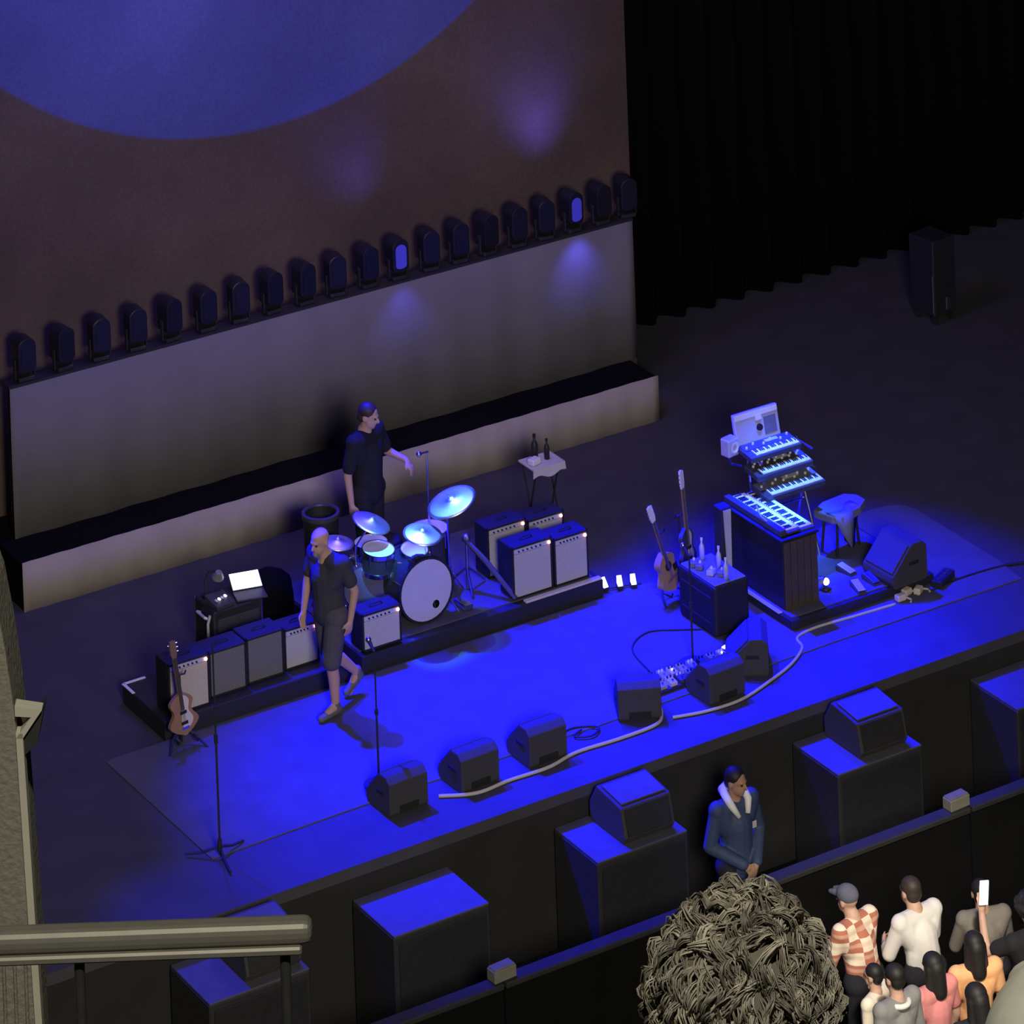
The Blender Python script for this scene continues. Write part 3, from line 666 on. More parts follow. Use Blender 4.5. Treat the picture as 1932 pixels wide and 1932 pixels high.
# box of bottles beside organ
t = thing('utility_case', 'round-topped black utility case in front of the organ', 'case', (2.26, -0.02, 0.012))
B().box((0, 0, 0.24), (0.40, 0.62, 0.48), 0.03, seg=2).obj('case', black, t)
B().box((0, 0, 0.485), (0.36, 0.58, 0.02), 0.006).obj('tray_top', synth_p, t)
for zz in (0.12, 0.36): B().box((-0.202, 0, zz), (0.008, 0.5, 0.02), 0.002).obj('band', blackp, t)
random.seed(11)
for k in range(7):
    x = 2.14+0.24*random.random(); y = -0.26+0.08*k; hgt = 0.07+0.08*random.random()
    tg = thing('effects_box' if k % 3 else 'water_bottle', ['clear water bottle standing at the front of the utility case', 'small blue-lit effects box on utility case, first from the front', 'low pale effects box on the utility case, second from front', 'clear water bottle in the middle of utility case', 'grey effects box with knob behind the middle bottle', 'small effects box near the back of the utility case', 'clear water bottle standing at the back of utility case'][k], 'box' if k % 3 else 'bottle', (x, y, 0.507), random.random())
    if k % 3 == 0:
        B().lathe([(r*0.8, z*0.85) for r, z in bp], 14).obj('body', silver_p, tg, smooth=True); B().cyl((0, 0, 0.175), (0, 0, 0.2), 0.012, None, 8).obj('cap', white_m, tg)
    else:
        B().box((0, 0, 0.025), (0.09, 0.07, 0.05), 0.006).obj('body', synth_p if k != 2 else silver_p, tg)
        B().cyl((0.015, 0, 0.05), (0.015, 0, 0.07), 0.012, None, 8).obj('knob', white_m, tg)
t = thing('column_speaker', 'slim dark column speaker with pale edge behind utility case', 'speaker', (2.62, 0.32, 0.0))
B().box((0, 0, 0.45), (0.13, 0.14, 0.90), 0.012).obj('cabinet', blackp, t)
B().prism([(-0.02, 0.30), (0.03, 0.30), (0.04, 0.88), (-0.045, 0.88)], 'y', -0.082, -0.066).obj('front_panel', silver_p, t)
B().box((0, 0, 0.02), (0.22, 0.22, 0.04), 0.006).obj('base', blackp, t)
# lamp and pedals on the keyboard platform
t = thing('clip_lamp', 'small bright lamp on the platform beside the organ end', 'lamp', (3.36, -0.30, 0.10), 0.4)
B().box((0, 0, 0.015), (0.09, 0.09, 0.03), 0.006).obj('base', blackp, t)
B().tube([(0, 0, 0.03), (0, 0.03, 0.08)], 0.008, 6).obj('neck', blackp, t)
B().lathe([(0, 0.05), (0.025, 0.045), (0.05, 0), (0.045, -0.002), (0, 0.02)], 16, Matrix.Translation((0, 0.03, 0.09)) @ Matrix.Rotation(0.9, 4, 'X')).obj('shade', steel, t)
B().ball((0, -0.01, 0.095), 0.034, 12, 8).obj('bulb', led_w, t)
for k, (x, y, lab) in enumerate([(3.62, -0.48, 'flat volume pedal at front of keyboard platform'), (3.82, -0.42, 'second flat pedal on platform, beside the wedge speaker'), (3.74, -0.12, 'small pale switch pedal under the keyboard bench')]):
    t = thing('foot_pedal', lab, 'pedal', (x, y, 0.10), 0.2*k-0.2, 'pedals on the keyboard platform')
    B().prism([(-0.10, 0), (0.10, 0), (0.10, 0.06), (-0.10, 0.025)], 'x', -0.045, 0.045).obj('base', synth_m, t)
    B().box((0, 0, 0.056), (0.075, 0.18, 0.012), 0.003, Matrix.Rotation(0.17, 3, 'X')).obj('treadle', silver_p if k != 1 else steel, t)

# ------------------------------------------------------------------ wedge monitors
mon_face = M('monitor_cabinet', (0.045, 0.042, 0.038), 0.8, noise=0.25, scale=30, bump=0.1)
mon_gr = M('monitor_grille', (0.045, 0.045, 0.05), 0.7, noise=0.3, scale=80)
def wedge(loc, rz, label, w=0.40, h=0.34, d=0.40, par_group='stage monitor wedges', name='monitor_wedge'):
    """back panel faces local -Y, speaker face slopes up towards +Y"""
    t = thing(name, label, 'speaker', loc, rz, par_group)
    prof = [(0.0, 0.03), (0.02, 0.0), (d*0.92, 0.0), (d, 0.06), (d*0.98, 0.12), (d*0.42, h*0.99), (0.06, h), (0.0, h-0.05)]
    b = B().prism(prof, 'x', -w/2, w/2).obj('cabinet', mon_face, t, bevel=0.012)
    # sloping grille
    p0 = Vector((0, d*0.96, 0.13)); p1 = Vector((0, d*0.44, h*0.97)); dd = p1-p0; ang = math.atan2(dd.z, dd.y)
    c = (p0+p1)/2; nrm = Vector((0, dd.z, -dd.y)).normalized(); nrm = nrm if nrm.z > 0 else -nrm
    B().box(c+nrm*0.008, (w-0.05, dd.length*0.92, 0.012), 0.003, Matrix.Rotation(ang, 3, 'X')).obj('grille', mon_gr, t)
    for s in (-1, 1): B().box((s*(w/2+0.001), d*0.38, h*0.52), (0.012, 0.12, 0.035), 0.004).obj('side_handle', rubber, t)
    B().box((0, -0.004, 0.055), (w*0.5, 0.01, 0.06), 0.003).obj('connector_plate', rubber, t)
    for s in (-1, 1): B().box((s*w*0.36, d*0.3, 0.003), (0.04, d*0.5, 0.012)).obj('skid', rubber, t)
    return t
wedge((-1.88, -1.36, 0.0), 0.05, 'black monitor wedge at the left of the front row, by stand')
wedge((-1.16, -1.38, 0.0), 0.04, 'black monitor wedge second from left on the stage front')
wedge((-0.44, -1.36, 0.0), 0.02, 'black monitor wedge third from left on the stage front')
wedge((0.64, -1.20, 0.0), -0.46, 'black monitor wedge fourth from left, squarely facing the pit')
wedge((1.50, -1.36, 0.0), 0.04, 'black monitor wedge with the pale cable running along its base')
wedge((2.20, -1.00, 0.0), 1.0, 'black monitor wedge turned sideways below the keyboard platform', w=0.46)
wedge((4.30, -0.44, 0.105), 1.62, 'large wedge speaker turned towards the keyboard bench', w=0.46, h=0.38, d=0.44)
# pale adaptors near that wedge
for k, (x, y, lab) in enumerate([(3.94, -0.72, 'pale plug box at foot of keyboard platform, left one'), (4.06, -0.66, 'pale plug box at foot of keyboard platform, middle one'), (4.17, -0.70, 'pale plug box at foot of keyboard platform, right one')]):
    t = thing('plug_box', lab, 'plug box', (x, y, 0.012), 0.3*k, 'plug boxes by the platform')
    B().box((0, 0, 0.03), (0.10, 0.07, 0.06), 0.012, seg=2).obj('body', cream, t)
    B().tube([(0.04, -0.02, 0.03), (0.08, -0.07, 0.012), (0.05, -0.10, 0.008)], 0.010, 6).obj('plug_lead', cable_w, t)
t = thing('power_block', 'black power block lying past the wide wedge speaker', 'power block', (4.50, -0.66, 0.012), 0.45)
B().box((0, 0, 0.035), (0.30, 0.11, 0.07), 0.008).obj('body', blackp, t)
for k in range(4): B().cyl((-0.1+k*0.065, 0, 0.07), (-0.1+k*0.065, 0, 0.078), 0.02, None, 10).obj('socket', synth_m, t)

# ------------------------------------------------------------------ pedalboard and mic stands
t = thing('pedalboard', 'wide black pedalboard behind the monitor wedges', 'pedalboard', (1.42, -0.78, 0.012), 0.03)
B().box((0, 0, 0.02), (0.98, 0.30, 0.03), 0.006).obj('board', blackp, t)
random.seed(5)
pm_ = [synth_p, silver_p, steel, synth_m, chrome, white_m]
k = 0
pedcols = [M('pedal_grey', (0.3, 0.3, 0.32), 0.4, noise=0.1), M('pedal_dark', (0.05, 0.05, 0.06), 0.4, noise=0.1), M('pedal_silver', (0.6, 0.6, 0.6), 0.3, 0.6, noise=0.1), M('pedal_pale', (0.55, 0.5, 0.45), 0.5, noise=0.1)]
descr = ['dark', 'grey', 'silver', 'pale']
for row in range(2):
    for c in range(9):
        x = 0.97+c*0.112+0.01*random.random(); y = -0.86+row*0.145; mt = (c*5+row*3+c//2) % 4
        d_ = thing('effects_pedal', '%s effects pedal, %s from left in the %s row of the pedalboard' % (descr[mt], ['first', 'second', 'third', 'fourth', 'fifth', 'sixth', 'seventh', 'eighth', 'ninth'][c], ['front', 'back'][row]), 'effects pedal', (x, y, 0.047), 0.05*random.random(), 'effects pedals on the pedalboard')
        B().prism([(-0.055, 0), (0.055, 0), (0.055, 0.05), (-0.055, 0.03)], 'x', -0.036, 0.036).obj('body', pedcols[[1, 0, 2, 3][mt]], d_)
        B().cyl((0, -0.03, 0.03), (0, -0.03, 0.052), 0.012, None, 8).obj('switch', chrome, d_)
        for s in (-1, 1): B().cyl((s*0.018, 0.03, 0.04), (s*0.018, 0.03, 0.062), 0.009, None, 8).obj('knob', white_m if (c+row) % 3 == 0 else rubber, d_)
        if (c+row*2) % 5 == 0: B().ball((0, 0.0, 0.045), 0.010, 8, 5).obj('indicator', led_w, d_)
t = thing('tuner_display', 'bright lit tuner box at the right end of pedals', 'tuner', (1.98, -0.62, 0.012), 0.3)
B().box((0, 0, 0.03), (0.10, 0.08, 0.06), 0.008).obj('body', synth_m, t)
B().box((0, -0.0, 0.065), (0.07, 0.05, 0.012), 0.003).obj('display', led_w, t)
t = thing('small_pedal', 'pale small pedal alone behind the fourth wedge', 'effects pedal', (0.93, -0.62, 0.012), 0.2)
B().prism([(-0.06, 0), (0.06, 0), (0.06, 0.055), (-0.06, 0.03)], 'x', -0.045, 0.045).obj('body', pedcols[2], t)
B().ball((0.015, 0, 0.055), 0.016, 8, 6).obj('indicator', led_w, t)
mic_stand('microphone_stand', (-3.60, -1.08, 0.012), 1.85, 'tall thin microphone stand at left corner of the rug', mic=False, r=0.008)
mic_stand('microphone_stand', (-1.88, -0.82, 0.012), 1.18, 'thin straight microphone stand behind the leftmost wedge', round_base=True, mic=True, r=0.008)
mic_stand('microphone_stand', (1.62, -0.60, 0.012), 1.0, 'thin microphone stand rising from behind the pedalboard', round_base=True, mic=True, r=0.008)
# shorter dark stand in front of tan amp
# cables
def cable(name, pts, r, mat, label, z=0.012):
    pv = [Vector((x, y, zz if len(p) > 2 else z)) for p in pts for (x, y, zz) in [(p[0], p[1], p[2] if len(p) > 2 else z)]]
    # Catmull-Rom smoothing
    out = []
    for i in range(len(pv)-1):
        p0 = pv[max(i-1, 0)]; p1 = pv[i]; p2 = pv[i+1]; p3 = pv[min(i+2, len(pv)-1)]
        for k in range(8):
            s = k/8; out.append(0.5*((2*p1)+(p2-p0)*s+(2*p0-5*p1+4*p2-p3)*s*s+(3*p1-p0-3*p2+p3)*s**3))
    out.append(pv[-1])
    return tag(B().tube(out, r, 6).obj(name, mat, smooth=True), label, 'cable')
cable('stage_cable', [(-1.55, -1.30), (-1.25, -1.45), (-0.9, -1.43), (-0.5, -1.44), (-0.15, -1.36), (0.3, -1.38), (0.70, -1.36), (0.86, -1.22), (0.95, -1.0)], 0.017, cable_w, 'pale cable running along the stage front behind the left wedges', 0.016)
cable('stage_cable', [(0.90, -1.34), (1.20, -1.42), (1.50, -1.44), (1.72, -1.40), (2.0, -1.30), (2.35, -1.15), (2.62, -0.95), (2.70, -0.76), (2.95, -0.70), (3.4, -0.73), (3.85, -0.76)], 0.015, cable_w, 'pale cable curving up from right wedges to keyboard platform', 0.016)
cable('black_cable', [(4.3, -0.74), (4.7, -0.70), (5.2, -0.74), (5.6, -0.9)], 0.012, cable_k, 'black cable running right from the keyboard platform', 0.014)
cable('black_cable', [(-0.2, -1.05), (0.05, -0.98), (0.25, -1.1), (0.12, -1.2), (-0.02, -1.12), (0.1, -1.05)], 0.009, cable_k, 'thin black cable loop between third and fourth wedges', 0.02)
cable('black_cable', [(2.10, 1.02), (1.95, 1.08), (1.80, 1.12), (1.70, 1.2)], 0.008, cable_k, 'thin black cable joining the white floor lights', 0.02)
cable('black_cable', [(2.2, -0.2), (1.9, 0.0), (1.6, 0.15), (1.3, -0.05), (1.2, -0.5)], 0.008, cable_k, 'thin black cable curving from utility case to pedalboard', 0.02)

# ------------------------------------------------------------------ pit: subwoofers and front fills
sub_m = M('subwoofer_paint', (0.028, 0.027, 0.028), 0.6, noise=0.3, scale=15)
subtop = M('subwoofer_top', (0.075, 0.073, 0.08), 0.7, noise=0.2, scale=8)
def sub(x0, label):
    t = thing('subwoofer', label, 'subwoofer', (x0, -1.90, -1.40), 0, 'subwoofers in the pit')
    w, d, h = 0.94, 0.72, 1.13
    B().box((w/2, -d/2, h/2), (w, d, h), 0.012).obj('cabinet', sub_m, t)
    B().box((w/2, -d/2, h+0.008), (w-0.01, d-0.01, 0.018), 0.004).obj('lid', subtop, t)
    B().box((w/2, -d-0.004, h/2), (w-0.08, 0.02, h-0.10), 0.004).obj('front_grille', blackp, t)
    B().box((0.02, -d+0.1, h*0.62), (0.03, 0.03, 0.16), 0.006).obj('side_handle', steel, t)
    for s in (0.12, w-0.12):
        for q in (0.12, d-0.12): B().cyl((s, -q, 0.0), (s, -q, 0.02), 0.03, None, 10).obj('foot', rubber, t)
    return t
sub(-4.51, 'black subwoofer in the pit partly behind the handrail')
sub(-2.77, 'black subwoofer with bare blue-lit top in the pit')
sub(-0.74, 'black subwoofer with a speaker on top, left of the guard')
sub(1.82, 'black subwoofer with a speaker on top, right of the guard')
sub(3.85, 'black subwoofer at the right edge of the pit')
def fill(x0, label):
    t = thing('front_fill_speaker', label, 'speaker', (x0, -1.98, -0.25), 0, 'front fill speakers')
    prof = [(0.02, 0.0), (-0.52, 0.0), (-0.56, 0.06), (-0.50, 0.30), (-0.10, 0.34), (0.02, 0.16)]
    B().prism(prof, 'x', 0, 0.52).obj('cabinet', subtop if False else mon_face, t, bevel=0.012)
    B().prism([(-0.545, 0.05), (-0.568, 0.075), (-0.51, 0.285), (-0.488, 0.285)], 'x', 0.03, 0.49).obj('grille', blackp, t)
    B().box((0.26, -0.31, 0.333), (0.46, 0.32, 0.012), 0.003, Matrix.Rotation(0.10, 3, 'X')).obj('top_cover', subtop, t)
    return t
fill(-4.12, 'front fill speaker on subwoofer seen below the handrail')
fill(-0.40, 'front fill speaker on the subwoofer left of the guard')
fill(2.14, 'front fill speaker on the subwoofer right of the guard')
# barrier wall in front of pit
bt = thing('pit_barrier', 'long black barrier wall with pale capping between pit and audience', 'barrier', (0, -3.75, -1.40))
for k in range(9):
    B().box((-8.4+k*2.4, 0, 0.57), (2.38, 0.10, 1.14), 0.006).obj('panel', pit_m, bt)
    B().box((-8.4+k*2.4, 0, 1.165), (2.38, 0.15, 0.05), 0.010).obj('capping', M('barrier_cap', (0.018, 0.0175, 0.015), 0.8, noise=0.3, scale=6), bt)
for (x, lab) in ((-2.38, 'pale rectangular box on the barrier capping near bottom left'), (2.30, 'pale rectangular box on the barrier capping at the right')):
    t = thing('junction_box', lab, 'box', (x, -3.73, -0.21), 0.06, 'boxes on the barrier')
    B().box((0, 0, 0.05), (0.22, 0.12, 0.10), 0.008).obj('body', M('box_drab', (0.16, 0.155, 0.12), 0.8, noise=0.2), t)
    B().box((0, 0, 0.105), (0.20, 0.10, 0.012), 0.003).obj('lid', M('box_drab_lid', (0.15, 0.145, 0.11), 0.8, noise=0.2), t)

# dim equipment far right upstage
t = thing('wheeled_case', 'dim dark wheeled case with pale edge trim in the far wing', 'case', (8.3, 4.5, 0), 0.1)
B().box((0, 0, 0.52), (0.34, 0.4, 0.84), 0.012).obj('body', M('case_navy', (0.012, 0.013, 0.02), 0.6, noise=0.2), t)
B().box((-0.175, -0.19, 0.36), (0.022, 0.022, 0.42), 0.004).obj('edge_trim', steel, t)
B().box((0.03, -0.206, 0.22), (0.06, 0.012, 0.14), 0.004).obj('latch_plate', steel, t)
for sx in (-0.12, 0.12):
    for sy in (-0.14, 0.14): B().cyl((sx-0.015, sy, 0.05), (sx+0.015, sy, 0.05), 0.05, None, 14).obj('caster', rubber, t)

# ------------------------------------------------------------------ people
def remesh(b, name, mat, parent, voxel, smooth_it=6):
    me = bpy.data.meshes.new('tmp'); bmesh.ops.recalc_face_normals(b.bm, faces=list(b.bm.faces)); b.bm.to_mesh(me); b.bm.free()
    o = bpy.data.objects.new(name, me); COL.objects.link(o)
    md = o.modifiers.new('r', 'REMESH'); md.mode = 'VOXEL'; md.voxel_size = voxel; md.use_smooth_shade = True
    if smooth_it:
        s = o.modifiers.new('s', 'SMOOTH'); s.iterations = smooth_it; s.factor = 0.5
    bpy.context.view_layer.update()
    dg = bpy.context.evaluated_depsgraph_get()
    nm = bpy.data.meshes.new_from_object(o.evaluated_get(dg)); o.modifiers.clear(); o.data = nm
    nm.materials.clear(); nm.materials.append(mat)
    nm.polygons.foreach_set('use_smooth', [True]*len(nm.polygons))
    if parent: o.parent = parent
    o.name = name
    return o
def hand(b, wrist, d, side, palm_n, curl=0.5, s=1.0):
    """palm, four unequal fingers with a knuckle bend, thumb from the side of the palm"""
    d = d.normalized(); n = (palm_n - d*palm_n.dot(d)).normalized(); l = d.cross(n).normalized()*side
    b.cap(wrist, wrist+d*0.03*s, 0.026*s, 0.028*s, 8)
    for k, (off, ln) in enumerate(((-0.030, 0.068), (-0.010, 0.078), (0.010, 0.074), (0.029, 0.058))):
        b.cap(wrist+d*0.02*s+l*off*0.7*s, wrist+d*0.082*s+l*off*s, 0.015*s, 0.013*s, 8)
        k0 = wrist+d*0.085*s+l*off*s; d1 = (d*math.cos(curl*0.6)+n*math.sin(curl*0.6)); k1 = k0+d1*ln*0.5*s
        d2 = (d*math.cos(curl*1.5)+n*math.sin(curl*1.5)); k2 = k1+d2*ln*0.5*s
        b.cap(k0, k1, 0.0105*s, 0.0095*s, 8); b.cap(k1, k2, 0.0095*s, 0.008*s, 8)
    t0 = wrist+d*0.03*s-l*0.026*s; t1 = t0+(d*0.55-l*0.7+n*0.3).normalized()*0.038*s; t2 = t1+(d*0.9-l*0.1+n*0.4).normalized()*0.034*s
    b.cap(t0, t1, 0.014*s, 0.012*s, 8); b.cap(t1, t2, 0.0115*s, 0.009*s, 8)
def head_parts(b, c, q, s=1.0):
    """c = head centre, q = 3x3 orientation, face towards local -Y"""
    T = lambda v: c + q @ (Vector(v)*s)
    b.ball(T((0, 0.012, 0.025)), (0.076*s, 0.094*s, 0.090*s), 18, 12, q)
    b.ball(T((0, -0.022, -0.045)), (0.058*s, 0.066*s, 0.070*s), 16, 10, q)
    b.ball(T((0, -0.060, -0.088)), (0.028*s, 0.024*s, 0.022*s), 12, 8, q)
    b.cap(T((0, -0.082, 0.012)), T((0, -0.108, -0.026)), 0.011*s, 0.016*s, 8)
    b.ball(T((0, -0.080, -0.058)), (0.024*s, 0.014*s, 0.010*s), 10, 6, q)
    b.ball(T((0, -0.080, 0.022)), (0.050*s, 0.014*s, 0.011*s), 10, 6, q)
    for sx in (-1, 1):
        b.ball(T((sx*0.078, 0.012, -0.010)), (0.012*s, 0.022*s, 0.032*s), 10, 6, q)
def human(name, label, loc, rz, P, mats, voxel=0.010, group=None, s=1.0, extras=None, gaze=(0, 0, 0), hands=True, hair=None, shoes=True):
    """P overrides joint positions (metres, facing -Y, feet at z=0)."""
    J = dict(pelvis=(0, 0, 0.93), chest=(0, 0.0, 1.25), neck=(0, 0.015, 1.47), head=(0, -0.02, 1.62),
             shL=(0.185, 0.01, 1.41), shR=(-0.185, 0.01, 1.41), elL=(0.235, 0.03, 1.13), elR=(-0.235, 0.03, 1.13),
             wrL=(0.23, -0.06, 0.89), wrR=(-0.23, -0.06, 0.89), hipL=(0.09, 0, 0.90), hipR=(-0.09, 0, 0.90),
             knL=(0.10, -0.01, 0.49), knR=(-0.10, -0.01, 0.49), anL=(0.10, 0.02, 0.08), anR=(-0.10, 0.02, 0.08),
             toL=(0.13, -0.13, 0.03), toR=(-0.13, -0.13, 0.03), hdL=None, hdR=None, pnL=(-1, 0, 0), pnR=(1, 0, 0))
    J.update(P); J = {k: (Vector(v) if v is not None else None) for k, v in J.items()}
    t = thing(name, label, 'person', loc, rz, group); t.scale = (s, s, s)
    q = Matrix.Rotation(gaze[2], 3, 'Z') @ Matrix.Rotation(gaze[0], 3, 'X') @ Matrix.Rotation(gaze[1], 3, 'Y')
    b = B()
    head_parts(b, J['head'], q)
    b.cap(J['neck']-Vector((0, 0, 0.05)), J['head']-Vector((0, -0.02, 0.05)), 0.062, 0.054)
    up_ = (J['chest']-J['pelvis'])
    b.cap(J['pelvis'], J['pelvis']+up_*0.5, 0.125, 0.115)
    b.cap(J['pelvis']+up_*0.4, J['chest'], 0.115, 0.13)
    b.cap(J['chest'], J['neck'], 0.12, 0.065)
    b.cap(J['shL']*0.75+J['neck']*0.25-Vector((0, 0, 0.03)), J['shR']*0.75+J['neck']*0.25-Vector((0, 0, 0.03)), 0.075, 0.075)
    for S, sd in (('L', 1), ('R', -1)):
        b.ball(J['sh'+S], 0.068, 12, 8)
        b.cap(J['sh'+S], J['el'+S], 0.053, 0.042); b.cap(J['el'+S], J['wr'+S], 0.042, 0.029)
        b.cap(J['chest']+Vector((sd*0.07, 0, 0.0)), J['sh'+S], 0.10, 0.062)
        b.cap(J['hip'+S], J['kn'+S], 0.088, 0.058); b.cap(J['kn'+S], J['kn'+S]*0.62+J['an'+S]*0.38+Vector((0, 0.012, 0)), 0.057, 0.056)
        b.cap(J['kn'+S]*0.62+J['an'+S]*0.38+Vector((0, 0.012, 0)), J['an'+S], 0.055, 0.038)
        b.cap(J['an'+S], J['to'+S], 0.042, 0.034)
        if hands:
            dd = J['hd'+S] if J['hd'+S] else (J['wr'+S]-J['el'+S])
            hand(b, J['wr'+S], dd, sd, J['pn'+S])
    body = remesh(b, 'body', mats['skin'], t, voxel, 3)
    # --- clothing shells
    if 'shirt' in mats:
        c = B(); g = 0.014; le = mats.get('sleeve', 0.55); hem = mats.get('hem', 0.0)
        pel = J['pelvis']+Vector((0, 0, 0.06-hem))
        c.cap(pel, J['pelvis']+up_*0.5, 0.138+g, 0.132+g); c.cap(J['pelvis']+up_*0.4, J['chest'], 0.132+g, 0.142+g); c.cap(J['chest'], J['neck']-Vector((0, 0, 0.04)), 0.132+g, 0.07)
        c.ball(J['pelvis']+up_*0.3, (0.165, 0.125, 0.22), 16, 10)
        c.cap(J['shL']*0.78+J['neck']*0.22-Vector((0, 0, 0.03)), J['shR']*0.78+J['neck']*0.22-Vector((0, 0, 0.03)), 0.075+g, 0.075+g)
        for S, sd in (('L', 1), ('R', -1)):
            c.ball(J['sh'+S], 0.068+g, 12, 8); c.cap(J['chest']+Vector((sd*0.07, 0, 0.0)), J['sh'+S], 0.10+g, 0.064+g)
            if le <= 1.0: c.cap(J['sh'+S], J['sh'+S].lerp(J['el'+S], le), 0.058+g, 0.054+g)
            else:
                c.cap(J['sh'+S], J['el'+S], 0.057+g, 0.047+g); c.cap(J['el'+S], J['el'+S].lerp(J['wr'+S], le-1.0), 0.047+g, 0.036+g)
        remesh(c, mats.get('shirt_name', 'shirt'), mats['shirt'], t, voxel, 3)
    if 'pants' in mats:
        c = B(); g = 0.013; le = mats.get('leg', 2.0)
        c.cap(J['hipL'], J['hipR'], 0.108+g, 0.108+g); c.ball(J['pelvis']+Vector((0, 0, 0.03)), (0.155, 0.125, 0.11), 14, 9)
        for S in 'LR':
            if le <= 1.15: 
                e = J['hip'+S].lerp(J['kn'+S], le); c.cap(J['hip'+S], e, 0.094+g, 0.080+g)
            else:
                c.cap(J['hip'+S], J['kn'+S], 0.092+g, 0.064+g); c.cap(J['kn'+S], J['an'+S]+Vector((0, 0, 0.03)), 0.064+g, 0.052+g)
        remesh(c, mats.get('pants_name', 'trousers'), mats['pants'], t, voxel, 3)
    if shoes and 'shoe' in mats:
        for S in 'LR':
            c = B(); a, o_ = J['an'+S], J['to'+S]; d = (o_-a); d.z = 0; d.normalize()
            z_ = Vector((0, 0, -0.045))
            c.cap(a+z_*0.7-d*0.02, o_+d*0.03, 0.045, 0.036); c.cap(a+Vector((0, 0, 0.02)), a+z_*0.6, 0.044, 0.046)
            remesh(c, 'shoe', mats['shoe'], t, 0.010, 2)
    T = lambda v: J['head'] + q @ Vector(v)
    for sx in (-1, 1):
        B().ball(T((sx*0.030, -0.079, 0.004)), 0.0105, 10, 6).obj('eye', M('eye_dark', (0.03, 0.02, 0.015), 0.3, noise=0), body)
    if hair:
        hm, kind = hair; c = B()
        if kind == 'short':
            c.ball(T((0, 0.022, 0.042)), (0.084, 0.094, 0.082), 18, 12, q); c.ball(T((0, 0.055, -0.005)), (0.075, 0.060, 0.075), 16, 10, q)
        elif kind == 'long':
            c.ball(T((0, 0.022, 0.040)), (0.092, 0.100, 0.088), 18, 12, q); c.cap(T((0, 0.06, 0.0)), T((0, 0.085, -0.20)), 0.085, 0.075)
            for sx in (-1, 1): c.cap(T((sx*0.06, 0.04, 0)), T((sx*0.075, 0.05, -0.17)), 0.045, 0.04)
        elif kind == 'bun':
            c.ball(T((0, 0.022, 0.040)), (0.088, 0.098, 0.086), 18, 12, q); c.ball(T((0, 0.09, 0.085)), 0.04, 12, 8)
        elif kind == 'bushy':
            c.ball(T((0, 0.03, 0.045)), (0.125, 0.125, 0.115), 18, 12, q)
            random.seed(21)
            for k in range(60):
                a = random.random()*2*PI; e = random.random()*1.5-0.5; c.ball(T((0.115*math.cos(a)*math.cos(e), 0.03+0.115*math.sin(a)*math.cos(e), 0.045+0.105*math.sin(e))), 0.028, 8, 6)
        elif kind == 'cap':
            c.ball(T((0, 0.012, 0.045)), (0.086, 0.102, 0.082), 18, 12, q); c.cap(T((-0.03, -0.09, 0.045)), T((-0.03, -0.15, 0.035)), 0.03, 0.02); c.cap(T((0.03, -0.09, 0.045)), T((0.03, -0.15, 0.035)), 0.03, 0.02)
        remesh(c, 'cap' if kind == 'cap' else 'hair', hm, t, 0.010, 2)
    if extras: extras(t, J, body, q)
    return t
hair_k = M('hair_black', (0.012, 0.010, 0.009), 0.6, noise=0.4, scale=40)
hair_b = M('hair_brown', (0.035, 0.025, 0.018), 0.6, noise=0.4, scale=40)
hair_g = M('hair_grey', (0.22, 0.20, 0.19), 0.7, noise=0.3, scale=40)
tee_k = M('tee_black', (0.018, 0.018, 0.02), 0.9, noise=0.2, scale=15, spec=0.15)
tee_c = M('tee_charcoal', (0.05, 0.048, 0.052), 0.9, noise=0.2, scale=15, spec=0.15)
short_m = M('shorts_grey', (0.085, 0.08, 0.085), 0.9, noise=0.2, scale=15, spec=0.15)
jean_k = M('jeans_dark', (0.02, 0.02, 0.024), 0.9, noise=0.2, scale=15, spec=0.15)
shoe_m = M('shoe_grey', (0.13, 0.12, 0.11), 0.7, noise=0.2)
shoe_k = M('shoe_dark', (0.02, 0.02, 0.02), 0.7, noise=0.2)

def man_extras(t, J, body, q):
    B().cap(J['head']+q @ Vector((0, -0.078, -0.085)), J['head']+q @ Vector((0, -0.060, -0.115)), 0.030, 0.022).obj('beard', hair_g, t, smooth=True)
# bald man walking, mid stride, facing left
human('person', 'bald man in dark T-shirt and shorts walking across the stage', (-1.56, 0.60, 0.012), math.radians(-80),
      dict(head=(0, -0.085, 1.585), neck=(0, -0.02, 1.45), chest=(0, -0.01, 1.24), pelvis=(0, 0.0, 0.92),
           hipL=(0.09, 0.0, 0.90), hipR=(-0.09, 0.0, 0.90), knL=(0.09, -0.07, 0.49), anL=(0.09, -0.04, 0.085), toL=(0.10, -0.19, 0.035),
           knR=(-0.09, 0.05, 0.50), anR=(-0.08, 0.36, 0.20), toR=(-0.09, 0.27, 0.05),
           shL=(0.19, 0.02, 1.40), elL=(0.245, 0.11, 1.14), wrL=(0.24, 0.05, 0.89), shR=(-0.19, 0.0, 1.40), elR=(-0.24, -0.06, 1.13), wrR=(-0.22, -0.13, 0.89)),
      dict(skin=SKIN, shirt=tee_c, sleeve=0.62, hem=0.06, pants=short_m, leg=0.95, pants_name='shorts', shoe=shoe_m), gaze=(0.22, 0, 0.15), s=1.0, extras=man_extras)
